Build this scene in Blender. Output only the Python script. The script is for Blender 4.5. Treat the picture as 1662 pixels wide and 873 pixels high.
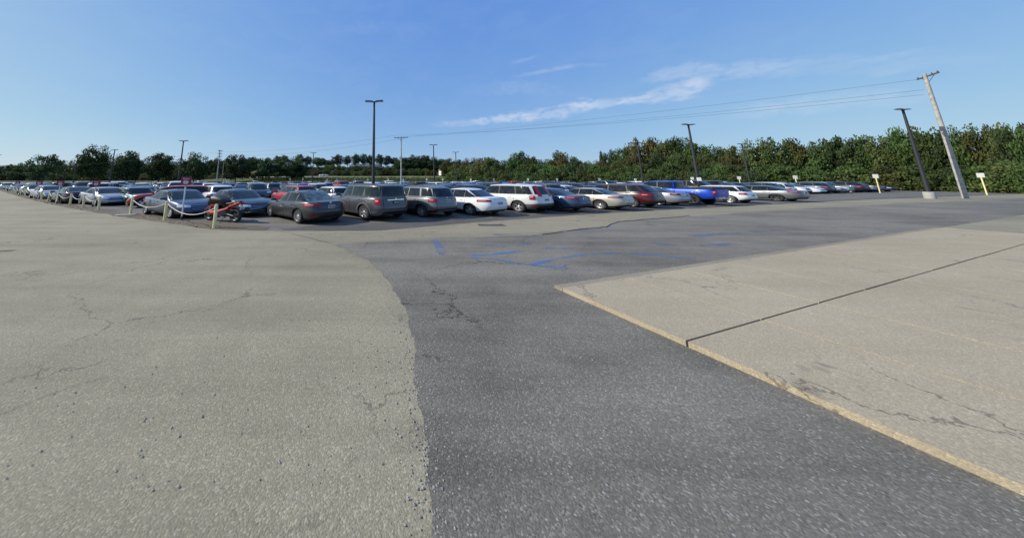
import bpy, bmesh, math, random
import numpy as np
from mathutils import Vector, Matrix, Euler
random.seed(7); np.random.seed(7)
SC = bpy.context.scene
for o in list(bpy.data.objects): bpy.data.objects.remove(o)
COL = SC.collection
R = math.radians
# ------------------------------------------------------------------ camera
FW, FH = 1662, 873                    # frame the measurements were taken in
FL, PX, PY = 433.0, 640.0, 221.0      # focal length and principal point, same units
CAM_H = 1.9
PITCH = math.atan(70.0/FL)
cam = bpy.data.cameras.new('camera'); camo = bpy.data.objects.new('camera', cam); COL.objects.link(camo)
cam.sensor_width = 36; cam.sensor_fit = 'HORIZONTAL'; cam.lens = FL/FW*36
cam.shift_x = (FW/2-PX)/FW; cam.shift_y = -(FH/2-PY)/FW
cam.clip_start = 0.05; cam.clip_end = 3000
camo.location = (0, 0, CAM_H); camo.rotation_euler = (math.pi/2+PITCH, 0, 0)
SC.camera = camo
SC.render.resolution_x = 1024; SC.render.resolution_y = 537
SC.view_settings.view_transform = 'Standard'; SC.view_settings.look = 'None'
SC.view_settings.exposure = 0.0; SC.view_settings.gamma = 1
CP, SP = math.cos(PITCH), math.sin(PITCH)
def ray(px, py):
    X = (px-PX)/FL; Y = -(py-PY)/FL
    return Vector((X, CP-Y*SP, SP+Y*CP))
# ------------------------------------------------------------------ sun and sky
SUN_AZ, SUN_EL = R(-88), R(35)        # azimuth from +Y, negative = left
sd = Vector((math.sin(SUN_AZ)*math.cos(SUN_EL), math.cos(SUN_AZ)*math.cos(SUN_EL), math.sin(SUN_EL)))
sl = bpy.data.lights.new('sun', 'SUN'); so = bpy.data.objects.new('sun', sl); COL.objects.link(so)
sl.energy = 5.0; sl.angle = R(0.5); sl.color = (1, 0.93, 0.82)
so.rotation_euler = (-sd).to_track_quat('-Z', 'Y').to_euler()
so.location = (0, 0, 30)
wd = bpy.data.worlds.new('World'); SC.world = wd; wd.use_nodes = True
wt = wd.node_tree; wt.nodes.clear()
def N(t, kind, **kw):
    n = t.nodes.new(kind)
    for k, v in kw.items(): setattr(n, k, v)
    return n
def M1(t, op, a, b=None, c=None, clamp=False):
    n = t.nodes.new('ShaderNodeMath'); n.operation = op; n.use_clamp = clamp
    for i, v in enumerate((a, b, c)):
        if v is None: continue
        if isinstance(v, (int, float)): n.inputs[i].default_value = v
        else: t.links.new(v, n.inputs[i])
    return n.outputs[0]
def RAMP(t, fac, stops, interp='LINEAR'):
    n = t.nodes.new('ShaderNodeValToRGB'); n.color_ramp.interpolation = interp
    cr = n.color_ramp
    while len(cr.elements) < len(stops): cr.elements.new(0.5)
    for e, (p, c) in zip(cr.elements, stops):
        e.position = p; e.color = (c, c, c, 1) if isinstance(c, (int, float)) else tuple(c)+(1,)
    t.links.new(fac, n.inputs[0]); return n.outputs[0]
def MIX(t, f, a, b, mode='MIX'):
    n = t.nodes.new('ShaderNodeMix'); n.data_type = 'RGBA'; n.blend_type = mode
    for s, v in ((n.inputs[0], f), (n.inputs[6], a), (n.inputs[7], b)):
        if isinstance(v, (int, float)): s.default_value = v
        elif isinstance(v, tuple): s.default_value = v if len(v) == 4 else v+(1,)
        else: t.links.new(v, s)
    return n.outputs[2]
def NOISE(t, vec, scale, detail=4, rough=0.55, dist=0.0, col=False):
    n = t.nodes.new('ShaderNodeTexNoise'); n.inputs['Scale'].default_value = scale
    n.inputs['Detail'].default_value = detail; n.inputs['Roughness'].default_value = rough
    n.inputs['Distortion'].default_value = dist
    if vec is not None: t.links.new(vec, n.inputs['Vector'])
    return n.outputs[1 if col else 0]
def az_el(px, py):
    v = ray(px, py); return math.atan2(v.x, v.y), math.atan2(v.z, math.hypot(v.x, v.y))
sky = N(wt, 'ShaderNodeTexSky', sky_type='NISHITA', sun_disc=False)
sky.sun_elevation = SUN_EL; sky.sun_rotation = SUN_AZ
sky.air_density = 1.0; sky.dust_density = 0.6; sky.ozone_density = 1.6; sky.altitude = 200
bg = N(wt, 'ShaderNodeBackground'); bg.inputs[1].default_value = 0.125
out = N(wt, 'ShaderNodeOutputWorld')
tc = N(wt, 'ShaderNodeTexCoord'); sep = N(wt, 'ShaderNodeSeparateXYZ'); wt.links.new(tc.outputs['Generated'], sep.inputs[0])
sx, sy, sz = sep.outputs
AZ = M1(wt, 'ARCTAN2', sx, sy)
EL = M1(wt, 'ARCTAN2', sz, M1(wt, 'SQRT', M1(wt, 'ADD', M1(wt, 'MULTIPLY', sx, sx), M1(wt, 'MULTIPLY', sy, sy))))
cmb = N(wt, 'ShaderNodeCombineXYZ'); wt.links.new(AZ, cmb.inputs[0]); wt.links.new(M1(wt, 'MULTIPLY', EL, 2.2), cmb.inputs[1])
ncl = NOISE(wt, cmb.outputs[0], 30, 9, 0.60, 0.1)
ncl2 = NOISE(wt, cmb.outputs[0], 7, 5, 0.6, 0.6)
def cloud(pts, dens, soft_noise=0.35):
    """a streak of cloud following a polyline of (px, py, half-thickness px, density)"""
    ae = [az_el(p[0], p[1]) for p in pts]
    a0, a1 = ae[0][0], ae[-1][0]
    f = M1(wt, 'DIVIDE', M1(wt, 'SUBTRACT', AZ, a0), a1-a0)
    st = []; sw = []; sdn = []
    for (a, e), p in zip(ae, pts):
        q = (a-a0)/(a1-a0); st.append((q, e)); sdn.append((q, p[3]))
        e2 = az_el(p[0], p[1]-p[2])[1]; sw.append((q, (e2-e)*5))
    ec = RAMP(wt, f, st, 'EASE'); w = RAMP(wt, f, sw); dn = RAMP(wt, f, sdn)
    dd = M1(wt, 'DIVIDE', M1(wt, 'SUBTRACT', EL, ec), M1(wt, 'DIVIDE', w, 5))
    up = M1(wt, 'SUBTRACT', 1.0, M1(wt, 'MULTIPLY', dd, dd), clamp=True)
    x = M1(wt, 'MULTIPLY', M1(wt, 'SUBTRACT', M1(wt, 'ADD', M1(wt, 'MULTIPLY', up, 0.62), M1(wt, 'MULTIPLY', ncl, 1.9)), 1.13), 2.2, clamp=True)
    x = M1(wt, 'MULTIPLY', x, up)
    return M1(wt, 'MULTIPLY', M1(wt, 'MULTIPLY', x, dn), dens)
c1 = cloud([(690, 203, 6, 0), (760, 199, 8, .6), (840, 190, 13, .8), (905, 183, 15, .9), (945, 172, 17, 1), (1000, 166, 10, .8), (1040, 160, 11, .7), (1090, 150, 24, .8), (1135, 137, 27, .8), (1170, 126, 16, 0)], 0.72)
c2 = cloud([(1030, 135, 10, 0), (1080, 122, 20, .5), (1130, 116, 26, .65), (1200, 114, 22, .45), (1300, 110, 26, .35), (1480, 100, 30, .3), (1662, 92, 30, 0)], 0.65)
c3 = cloud([(820, 127, 5, 0), (870, 118, 5, .6), (920, 109, 6, .6), (1000, 103, 5, 0)], 0.35)
c4 = cloud([(825, 104, 5, 0), (850, 98, 5, .7), (880, 88, 5, 0)], 0.3)
c5 = cloud([(520, 52, 12, 0), (600, 45, 16, .5), (700, 40, 14, 0)], 0.14)
c6 = cloud([(740, 145, 14, 0), (830, 142, 18, .6), (960, 150, 16, 0)], 0.22)
c7 = cloud([(1150, 190, 14, 0), (1260, 176, 20, .5), (1400, 160, 24, .6), (1560, 150, 18, 0)], 0.5)
cs = M1(wt, 'MAXIMUM', c1, c2)
for c in (c3, c4, c5, c6, c7): cs = M1(wt, 'ADD', cs, c, clamp=True)
veil = M1(wt, 'MULTIPLY', RAMP(wt, ncl2, [(0.45, 0), (0.75, 1)]), 0.05)
puff = M1(wt, 'ADD', .55, M1(wt, 'MULTIPLY', RAMP(wt, NOISE(wt, cmb.outputs[0], 12, 3, .5), [(.40, 0), (.62, 1)]), .55))
cs = M1(wt, 'MULTIPLY', cs, puff)
cs = M1(wt, 'ADD', cs, veil, clamp=True)
sc_ = N(wt, 'ShaderNodeSeparateColor'); wt.links.new(sky.outputs[0], sc_.inputs[0]); cc_ = N(wt, 'ShaderNodeCombineColor')
for k_, (g_, m_) in enumerate([(.60, 1.168), (.46, 1.972), (.10, 5.11)]): wt.links.new(M1(wt, 'MULTIPLY', M1(wt, 'POWER', sc_.outputs[k_], g_), m_), cc_.inputs[k_])
skyc = cc_.outputs[0]
fin = MIX(wt, cs, skyc, (5.3, 5.9, 7.0))
wt.links.new(fin, bg.inputs[0]); wt.links.new(bg.outputs[0], out.inputs[0])
# ------------------------------------------------------------------ terrain
RD = Vector((math.sin(R(72.5)), math.cos(R(72.5)), 0))      # direction of the parking rows
RN = Vector((-RD.y, RD.x, 0))                                # perpendicular, away from the camera
PB = [(-400, 0), (14, 0), (40, -.12), (90, -.5), (2000, -.5)]
def lerp_tab(tab, v):
    if v <= tab[0][0]: return tab[0][1]
    for (a, b), (c, d) in zip(tab, tab[1:]):
        if v <= c: return b+(d-b)*(v-a)/(c-a)
    return tab[-1][1]
FC = [(120, 0), (135, .2), (200, 4.2), (215, 5.0), (245, 11.5), (300, 14.1), (420, 16.6), (2000, 20)]
FLT = [(120, 0), (150, .5), (230, 1.2), (300, 3.4), (420, 9), (2000, 20)]
def lot_z(x, y): return lerp_tab(PB, RN.x*x+RN.y*y)
def terr(x, y):
    z = lot_z(x, y)
    if y > 120:
        t = x/y; k = min(1, max(0, (t+.85)/0.45)); k = k*k*(3-2*k)
        z += k*lerp_tab(FC, y)+(1-k)*lerp_tab(FLT, y)
    return z
def G(px, py):
    """ground point seen at a measured position of the photograph"""
    d = ray(px, py); f = lambda s: CAM_H+d.z*s-terr(d.x*s, d.y*s)
    if d.z >= -1e-4: s = 300
    else:
        lo, hi = 0.5, 0.6
        while f(hi) > 0 and hi < 600: lo = hi; hi *= 1.05
        for _ in range(40):
            m = (lo+hi)/2
            if f(m) > 0: lo = m
            else: hi = m
        s = lo
    return Vector((d.x*s, d.y*s, terr(d.x*s, d.y*s)))
def AT(px, py, Y):
    """point at depth Y on the ray of a measured position"""
    d = ray(px, py); s = Y/d.y
    return Vector((d.x*s, Y, CAM_H+d.z*s))
def project(p):
    v = Vector(p)-Vector((0, 0, CAM_H))
    f = v.y*CP+v.z*SP; u = -v.y*SP+v.z*CP
    return (PX+FL*v.x/f, PY-FL*u/f) if f > .01 else (9999, 9999)
# ------------------------------------------------------------------ object helpers
def link(o): COL.objects.link(o); return o
def tag(o, label=None, cat=None, group=None, kind=None):
    if label: o['label'] = label
    if cat: o['category'] = cat
    if group: o['group'] = group
    if kind: o['kind'] = kind
    return o
def empty(name, loc=(0, 0, 0), rz=0):
    o = bpy.data.objects.new(name, None); o.empty_display_size = .2
    o.location = loc; o.rotation_euler = (0, 0, rz); return link(o)
def mesh_obj(name, me, parent=None):
    o = bpy.data.objects.new(name, me); link(o)
    if parent: o.parent = parent
    return o
class MB:
    """collects vertices and faces with material indices"""
    def __init__(s): s.v = []; s.f = []; s.m = []; s.sm = []
    def add(s, vs, fs, mi=0, smooth=False):
        b = len(s.v); s.v += [tuple(v) for v in vs]
        for f in fs: s.f.append([b+i for i in f]); s.m.append(mi); s.sm.append(smooth)
        return s
    def grid(s, rows, mi=0, smooth=True, closed=False):
        n = len(rows[0]); vs = [p for r in rows for p in r]; fs = []
        for i in range(len(rows)-1):
            for j in range(n if closed else n-1):
                k = (j+1) % n
                fs.append((i*n+j, i*n+k, (i+1)*n+k, (i+1)*n+j))
        return s.add(vs, fs, mi, smooth)
    def box(s, c, d, mi=0, rot=None, taper=1.0):
        vs = []
        for sz_ in (-1, 1):
            k = taper if sz_ > 0 else 1
            for a, b in ((-1, -1), (1, -1), (1, 1), (-1, 1)):
                v = Vector((a*d[0]/2*k, b*d[1]/2*k, sz_*d[2]/2))
                if rot: v = rot @ v
                vs.append(v+Vector(c))
        return s.add(vs, [(0, 3, 2, 1), (4, 5, 6, 7), (0, 1, 5, 4), (1, 2, 6, 5), (2, 3, 7, 6), (3, 0, 4, 7)], mi)
    def tube(s, pts, rad, n=10, mi=0, caps=True):
        pts = [Vector(p) for p in pts]; rows = []
        if not hasattr(rad, '__len__'): rad = [rad]*len(pts)
        t0 = (pts[1]-pts[0]).normalized(); ref = Vector((0, 0, 1)) if abs(t0.z) < .9 else Vector((1, 0, 0))
        for i, p in enumerate(pts):
            t = ((pts[min(i+1, len(pts)-1)]-pts[max(i-1, 0)])).normalized()
            a = t.cross(ref).normalized(); b = t.cross(a)
            rows.append([p+(a*math.cos(2*math.pi*k/n)+b*math.sin(2*math.pi*k/n))*rad[i] for k in range(n)])
        s.grid(rows, mi, True, True)
        if caps:
            s.add(rows[0], [list(range(n))], mi); s.add(rows[-1], [list(range(n))[::-1]], mi)
        return s
    def lathe(s, prof, axis='Z', n=24, mi=0, c=(0, 0, 0)):
        rows = []
        for r, h in prof:
            row = []
            for k in range(n):
                a = 2*math.pi*k/n; x, y = r*math.cos(a), r*math.sin(a)
                row.append(Vector((x, y, h) if axis == 'Z' else (h, x, y))+Vector(c))
            rows.append(row)
        return s.grid(rows, mi, True, True)
    def mesh(s, name, mats, sharp=40, fix=True, scale=None):
        me = bpy.data.meshes.new(name)
        vs = s.v if not scale else [(x*scale[0], y*scale[1], z*scale[2]) for x, y, z in s.v]
        me.from_pydata(vs, [], s.f)
        for m in (mats if isinstance(mats, (list, tuple)) else [mats]): me.materials.append(m)
        me.polygons.foreach_set('material_index', s.m); me.polygons.foreach_set('use_smooth', s.sm)
        me.update()
        if fix:
            bm = bmesh.new(); bm.from_mesh(me); bmesh.ops.remove_doubles(bm, verts=bm.verts, dist=1e-5)
            bmesh.ops.recalc_face_normals(bm, faces=bm.faces); bm.to_mesh(me); bm.free()
        try: me.set_sharp_from_angle(angle=R(sharp))
        except Exception: pass
        return me
    def obj(s, name, mats, parent=None, **k): return mesh_obj(name, s.mesh(name, mats, **k), parent)
def copy_tree(o, parent=None):
    c = o.copy(); COL.objects.link(c); c.parent = parent
    for ch in o.children: copy_tree(ch, c)
    return c
# ------------------------------------------------------------------ materials
def mat(name):
    m = bpy.data.materials.new(name); m.use_nodes = True; t = m.node_tree
    b = t.nodes['Principled BSDF']; return m, t, b
def wpos(t): return N(t, 'ShaderNodeNewGeometry').outputs['Position']
def opos(t): return N(t, 'ShaderNodeTexCoord').outputs['Object']
def simple(name, col, rough=.6, metal=0.0, var=.12, scale=8, spec=.5, coat=0, world=False):
    m, t, b = mat(name)
    n = NOISE(t, wpos(t) if world else opos(t), scale, 4)
    f = RAMP(t, n, [(0.3, 1-var), (0.7, 1+var*.4)])
    t.links.new(MIX(t, 1.0, tuple(col)+(1,), f, 'MULTIPLY'), b.inputs['Base Color'])
    b.inputs['Roughness'].default_value = rough; b.inputs['Metallic'].default_value = metal
    b.inputs['Specular IOR Level'].default_value = spec; b.inputs['Coat Weight'].default_value = coat
    b.inputs['Coat Roughness'].default_value = .06
    return m
def paint(name, col, metal=.35, rough=.38):
    m, t, b = mat(name)
    p = opos(t); n = NOISE(t, p, 3.0, 5); n2 = NOISE(t, p, 600, 1)
    sep = N(t, 'ShaderNodeSeparateXYZ'); t.links.new(p, sep.inputs[0])
    low = M1(t, 'MULTIPLY', M1(t, 'SUBTRACT', 0.45, sep.outputs[2], clamp=True), .7)          # road dust kicked up low on the body
    dust = M1(t, 'MULTIPLY', M1(t, 'ADD', low, M1(t, 'MULTIPLY', n, .08)), .32, clamp=True)
    base = MIX(t, M1(t, 'MULTIPLY', n2, .12), tuple(col)+(1,), tuple(min(1, c*1.6+.02) for c in col)+(1,))
    t.links.new(MIX(t, dust, base, (.20, .18, .15, 1)), b.inputs['Base Color'])
    b.inputs['Metallic'].default_value = metal; t.links.new(M1(t, 'ADD', rough, M1(t, 'MULTIPLY', dust, .5)), b.inputs['Roughness'])
    b.inputs['Coat Weight'].default_value = .6; b.inputs['Coat Roughness'].default_value = .05
    return m
def asphalt(name, c_lo, c_hi, agg=.5, crack=.6, stone=(.42, .41, .38), seed=0, patch=.6):
    m, t, b = mat(name); p = wpos(t)
    off = N(t, 'ShaderNodeVectorMath', operation='ADD'); t.links.new(p, off.inputs[0]); off.inputs[1].default_value = (seed*13.7, seed*7.1, 0); q = off.outputs[0]
    big = NOISE(t, q, .16, 6, .6, .4); mid = NOISE(t, q, 1.3, 5, .6); fine = NOISE(t, q, 34, 3, .7)
    # faint wheel tracks and wash marks stretched along the driving direction
    mp = N(t, 'ShaderNodeMapping'); mp.inputs['Rotation'].default_value = (0, 0, R(18)); mp.inputs['Scale'].default_value = (.12, 1.4, 1)
    t.links.new(q, mp.inputs[0]); st = NOISE(t, mp.outputs[0], 1.2, 5, .6)
    f = M1(t, 'ADD', M1(t, 'MULTIPLY', big, patch), M1(t, 'ADD', M1(t, 'MULTIPLY', mid, .3), M1(t, 'MULTIPLY', st, .6)))
    col = MIX(t, RAMP(t, f, [(0.52, 0), (0.98, 1)]), tuple(c_lo)+(1,), tuple(c_hi)+(1,))
    v = N(t, 'ShaderNodeTexVoronoi'); v.inputs['Scale'].default_value = 88; t.links.new(q, v.inputs['Vector'])
    sc = N(t, 'ShaderNodeSeparateColor'); t.links.new(v.outputs['Color'], sc.inputs[0])
    sval = RAMP(t, sc.outputs[0], [(0.0, .55), (0.6, .95), (.86, 1.25), (1.0, 2.0)])
    col = MIX(t, agg, col, MIX(t, 1.0, col, sval, 'MULTIPLY'))
    v2 = N(t, 'ShaderNodeTexVoronoi'); v2.inputs['Scale'].default_value = 46; t.links.new(q, v2.inputs['Vector'])
    sc2 = N(t, 'ShaderNodeSeparateColor'); t.links.new(v2.outputs['Color'], sc2.inputs[0])
    isst = M1(t, 'MULTIPLY', M1(t, 'GREATER_THAN', sc2.outputs[1], .94), M1(t, 'LESS_THAN', v2.outputs['Distance'], .34))
    col = MIX(t, M1(t, 'MULTIPLY', isst, agg*1.2, clamp=True), col, tuple(stone)+(1,))
    isdk = M1(t, 'MULTIPLY', M1(t, 'LESS_THAN', sc2.outputs[1], .05), M1(t, 'LESS_THAN', v2.outputs['Distance'], .3))
    col = MIX(t, M1(t, 'MULTIPLY', isdk, agg), col, (.05, .045, .04, 1))
    # cracks
    wv = N(t, 'ShaderNodeVectorMath', operation='ADD'); t.links.new(q, wv.inputs[0])
    ns = N(t, 'ShaderNodeVectorMath', operation='SCALE'); t.links.new(NOISE(t, q, 1.6, 5, .65, 0, True), ns.inputs[0]); ns.inputs['Scale'].default_value = .9
    t.links.new(ns.outputs[0], wv.inputs[1])
    v3 = N(t, 'ShaderNodeTexVoronoi', feature='DISTANCE_TO_EDGE'); v3.inputs['Scale'].default_value = .42; t.links.new(wv.outputs[0], v3.inputs['Vector'])
    ck = M1(t, 'MULTIPLY', M1(t, 'LESS_THAN', v3.outputs['Distance'], .0045), RAMP(t, NOISE(t, q, .35, 3), [(0.5, 0), (0.58, 1)]))
    col = MIX(t, M1(t, 'MULTIPLY', ck, crack), col, (.045, .042, .038, 1))
    # oil drips and stains
    sp = RAMP(t, NOISE(t, q, .7, 3, .7, 1.5), [(0.66, 0), (0.74, 1)])
    col = MIX(t, M1(t, 'MULTIPLY', sp, .42), col, (.06, .055, .05, 1))
    t.links.new(col, b.inputs['Base Color']); b.inputs['Roughness'].default_value = .9; b.inputs['Specular IOR Level'].default_value = .25
    bp = N(t, 'ShaderNodeBump'); bp.inputs['Distance'].default_value = .010; bp.inputs['Strength'].default_value = .42
    h = M1(t, 'ADD', M1(t, 'MULTIPLY', v.outputs['Distance'], -.6), M1(t, 'SUBTRACT', M1(t, 'ADD', fine, M1(t, 'MULTIPLY', isst, .8)), M1(t, 'MULTIPLY', ck, 1.5)))
    t.links.new(h, bp.inputs['Height']); t.links.new(bp.outputs[0], b.inputs['Normal'])
    return m
M_DRIVE = asphalt('pale_asphalt', (.168, .153, .104), (.292, .266, .184), .38, .5, (.40, .38, .34), 1, .8)
M_LOT = asphalt('gravel_asphalt', (.10, .095, .086), (.20, .185, .155), .7, .4, (.34, .33, .31), 2)
M_DARK = asphalt('dark_asphalt', (.060, .056, .047), (.205, .190, .154), .60, .8, (.36, .35, .33), 3, .85)
M_DIRT = asphalt('dirt', (.085, .068, .046), (.18, .15, .108), .5, 0, (.25, .23, .2), 4)
M_CONC = asphalt('concrete', (.32, .268, .180), (.41, .348, .240), .3, .5, (.42, .4, .36), 5)
M_KERB = asphalt('kerb_concrete', (.22, .195, .14), (.30, .265, .19), .4, .3, (.4, .38, .34), 9)
M_STRIP = asphalt('worn_gravel', (.070, .067, .060), (.135, .128, .112), .8, .3, (.3, .29, .27), 8)
M_TAN = asphalt('sandy_asphalt', (.215, .192, .130), (.315, .282, .198), .5, .6, (.40, .38, .34), 6)
M_ROAD = simple('far_road', (.33, .32, .29), .9, world=True, scale=.5)
# grass and scrub on the terrain
M_GROUND, t, b = mat('grass_field'); p = wpos(t)
n1 = NOISE(t, p, .035, 5, .6, .4); n2 = NOISE(t, p, .35, 6, .65); n3 = NOISE(t, p, 4, 4, .7)
c = MIX(t, RAMP(t, n1, [(.38, 0), (.62, 1)]), (.075, .10, .028, 1), (.13, .125, .045, 1))
c = MIX(t, RAMP(t, n2, [(.35, 0), (.7, 1)]), MIX(t, .55, c, (.045, .055, .02, 1)), c)
c = MIX(t, M1(t, 'MULTIPLY', n3, .5), c, (.16, .15, .07, 1))
t.links.new(c, b.inputs['Base Color']); b.inputs['Roughness'].default_value = .95; b.inputs['Specular IOR Level'].default_value = .1
# faded blue paint
def faded(name, col, wear):
    m, t, b = mat(name); p = wpos(t)
    n = NOISE(t, p, 1.1, 5, .65, .5); n2 = NOISE(t, p, 22, 4, .7)
    f = M1(t, 'ADD', M1(t, 'MULTIPLY', n, .65), M1(t, 'MULTIPLY', n2, .55))
    a = RAMP(t, f, [(wear, 0), (wear+.14, 1)])
    t.links.new(MIX(t, n2, tuple(col)+(1,), tuple(min(1, k*1.7) for k in col)+(1,)), b.inputs['Base Color'])
    t.links.new(M1(t, 'MULTIPLY', a, .72), b.inputs['Alpha']); b.inputs['Roughness'].default_value = .85
    return m
M_BLUE = faded('blue_line_paint', (.055, .135, .33), .55)
M_BLUEF = faded('faint_blue_paint', (.085, .13, .21), .58)
M_STAIN = faded('dark_tar', (.05, .047, .043), .40)
M_RUBBER = simple('tyre_rubber', (.022, .022, .023), .85)
M_ALLOY = simple('alloy', (.55, .55, .56), .32, .8)
M_ALLOYD = simple('dark_alloy', (.06, .06, .065), .4, .6)
M_BLACK = simple('black_plastic', (.018, .018, .02), .55)
M_WELL = simple('wheel_well', (.008, .008, .008), .95, spec=.1)
M_GREYP = simple('grey_plastic', (.10, .10, .105), .6)
M_CHROME = simple('chrome', (.75, .75, .76), .15, 1.0)
M_GLASS, t, b = mat('window_glass')
b.inputs['Specular IOR Level'].default_value = .5
n = NOISE(t, opos(t), 4.5, 3, .6, .6); t.links.new(RAMP(t, n, [(.3, .03), (.8, .08)]), b.inputs['Roughness']); t.links.new(MIX(t, RAMP(t, n, [(.50, 0), (.70, 1)]), (.006, .009, .011, 1), (.024, .031, .032, 1)), b.inputs['Base Color'])
M_GLASSL, t, b = mat('clear_window_glass')
n = NOISE(t, opos(t), 5.5, 3, .6, .8); t.links.new(MIX(t, RAMP(t, n, [(.45, 0), (.62, 1)]), (.02, .03, .03, 1), (.10, .14, .13, 1)), b.inputs['Base Color'])
b.inputs['Roughness'].default_value = .05; b.inputs['Specular IOR Level'].default_value = .7
M_RED = simple('tail_lamp_red', (.40, .004, .004), .25, coat=.4, var=.5, scale=14, spec=.3)
M_REDD = simple('dark_tail_lamp', (.13, .004, .006), .25, coat=.4, var=.4, scale=14, spec=.3)
M_PINK = simple('lamp_painted_glint', (.85, .45, .42), .12, .3, coat=1)  # pale colour painted in for the bright highlight inside a tail lamp
M_LENS = simple('clear_lens', (.75, .76, .77), .12, .2, var=.4, scale=18, coat=1)
M_PLATE = simple('plate_white', (.55, .56, .58), .4, scale=60, var=.6)
M_WHITE = simple('white_enamel', (.72, .72, .69), .5, world=True)
M_INK = simple('ink_black', (.03, .03, .035), .6)
M_INKW = simple('ink_white', (.72, .66, .68), .6)
M_MAROON = simple('maroon_sign_face', (.26, .015, .04), .45)
M_YEL = simple('pale_yellow_paint', (.88, .76, .38), .7, var=.15, scale=6, world=True)
M_ROPE = simple('white_rope', (.66, .63, .54), .85, scale=30)
M_POLE = simple('dark_bronze_pole', (.035, .034, .038), .5, .2)
M_WOOD = simple('weathered_pole', (.42, .40, .36), .85, var=.35, scale=3)
M_WOODD = simple('dark_crossarm', (.10, .085, .07), .85)
M_WIRE = simple('wire', (.10, .11, .13), .6)
M_BARK = simple('bark', (.085, .068, .05), .95, var=.5, scale=6)
M_CONCB = simple('concrete_base', (.36, .35, .32), .9)
PAINTS = {
 'charcoal': paint('charcoal_paint', (.052, .053, .055), .5, .32), 'gunmetal': paint('gunmetal_paint', (.085, .088, .097), .5, .34), 'slate': paint('slate_paint', (.024, .028, .038), .45, .32),
 'silver': paint('silver_paint', (.36, .37, .385), .55), 'grey': paint('grey_paint', (.16, .165, .172), .55),
 'white': paint('white_paint', (.74, .75, .74), 0, .3), 'black': paint('black_paint', (.012, .012, .014), .1),
 'navy': paint('navy_paint', (.008, .013, .035), .4), 'blue grey': paint('blue_grey_paint', (.035, .055, .095), .5),
 'steel blue': paint('steel_blue_paint', (.04, .075, .14), .5),
 'red': paint('red_paint', (.36, .012, .012), .1), 'maroon': paint('maroon_paint', (.062, .002, .004), .0, .28),
 'bright blue': paint('bright_blue_paint', (.006, .06, .48), .3), 'beige': paint('beige_paint', (.50, .46, .38), .45),
 'teal': paint('teal_paint', (.05, .13, .15), .4), 'sky blue': paint('sky_blue_paint', (.03, .22, .52), .2),
 'pearl': paint('pearl_paint', (.62, .62, .58), .1, .3), 'green': paint('green_paint', (.03, .075, .055), .4)}
# ------------------------------------------------------------------ ground sheets
def sheet(name, pts, z, m, kind='structure', label=None):
    """flat polygon (world xy) laid on the lot, cut where the lot's slope changes"""
    bm = bmesh.new(); f = bm.faces.new([bm.verts.new((p[0], p[1], 0)) for p in pts])
    bmesh.ops.triangulate(bm, faces=[f])
    for d in (14, 40, 90):
        bmesh.ops.bisect_plane(bm, geom=bm.verts[:]+bm.edges[:]+bm.faces[:], plane_co=RN*d, plane_no=RN)
    for v in bm.verts: v.co.z = lot_z(v.co.x, v.co.y)+z
    bmesh.ops.recalc_face_normals(bm, faces=bm.faces)
    if sum(f.normal.z*f.calc_area() for f in bm.faces) < 0: bmesh.ops.reverse_faces(bm, faces=bm.faces[:])
    me = bpy.data.meshes.new(name); bm.to_mesh(me); bm.free(); me.materials.append(m)
    return tag(mesh_obj(name, me), label, kind=kind)
def jag(pts, step=.35, amp=.05):
    """break up a traced outline so its edge is ragged"""
    o = []
    for a, b in zip(pts, pts[1:]):
        n = max(1, min(60, int((Vector(b[:2])-Vector(a[:2])).length/step)))
        for i in range(n):
            k = i/n; o.append((a[0]+(b[0]-a[0])*k+random.uniform(-amp, amp)*(i > 0), a[1]+(b[1]-a[1])*k+random.uniform(-amp, amp)*(i > 0)))
    o.append((pts[-1][0], pts[-1][1])); return o
# base terrain
bm = bmesh.new(); xs = list(range(-700, 701, 14)); ys = [-60, -30, -10, 0, 10, 20, 30, 40, 50, 60, 70, 80, 90, 100, 110, 120, 128, 135, 150, 165, 180, 200, 215, 230, 245, 270, 300, 360, 420, 520, 700, 1100, 2000]
g = [[bm.verts.new((x, y, terr(x, y)-.12)) for x in xs] for y in ys]
for i in range(len(ys)-1):
    for j in range(len(xs)-1): bm.faces.new((g[i][j], g[i][j+1], g[i+1][j+1], g[i+1][j]))
me = bpy.data.meshes.new('ground'); bm.to_mesh(me); bm.free(); me.materials.append(M_GROUND)
tag(mesh_obj('ground', me), kind='structure')
BOLL = [(347.5, 370.5), (267, 358), (211.5, 348.3), (159.7, 341), (134.2, 336.8), (113, 334.2), (91.5, 330.8), (77.6, 327.6), (66.5, 325.4), (54.9, 322.6), (47, 321), (40.5, 319.3), (33, 317.4), (26, 315.3), (19.5, 313.2), (14, 311.4), (9, 309.6), (4, 308)]
bw = [G(*p) for p in BOLL]
B0 = bw[0]; BD = (bw[5]-bw[0]); BD.z = 0; BD.normalize()
farleft = B0+BD*150
HEDGE = [(36, 128), (52, 108), (71, 84), (82, 60), (86, 38), (90, 10), (92, -30)]      # foot of the woods on the right
lot = [(B0.x, B0.y)]+[(B0.x+BD.x*s, B0.y+BD.y*s) for s in (20, 60, 110)]+[(-92, 112), (-60, 118), (36, 118)]+HEDGE[1:]+[(0, -30)]
sheet('parking_lot', lot, 0.0, M_LOT)
top = [(430, 374), (520, 375.3), (620, 374.5), (700, 367.5), (800, 359), (900, 352), (1000, 345.5), (1100, 340), (1200, 335), (1400, 324.5), (1662, 315)]
left_edge = [(348, 372.5), (300, 366), (250, 359), (200, 352), (150, 343.8), (110, 337), (90, 333), (60, 326.5), (35, 320.5), (15, 314.5), (0, 309.5)]
topw = [G(*p) for p in top]; lw = [G(*p) for p in left_edge]
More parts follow.
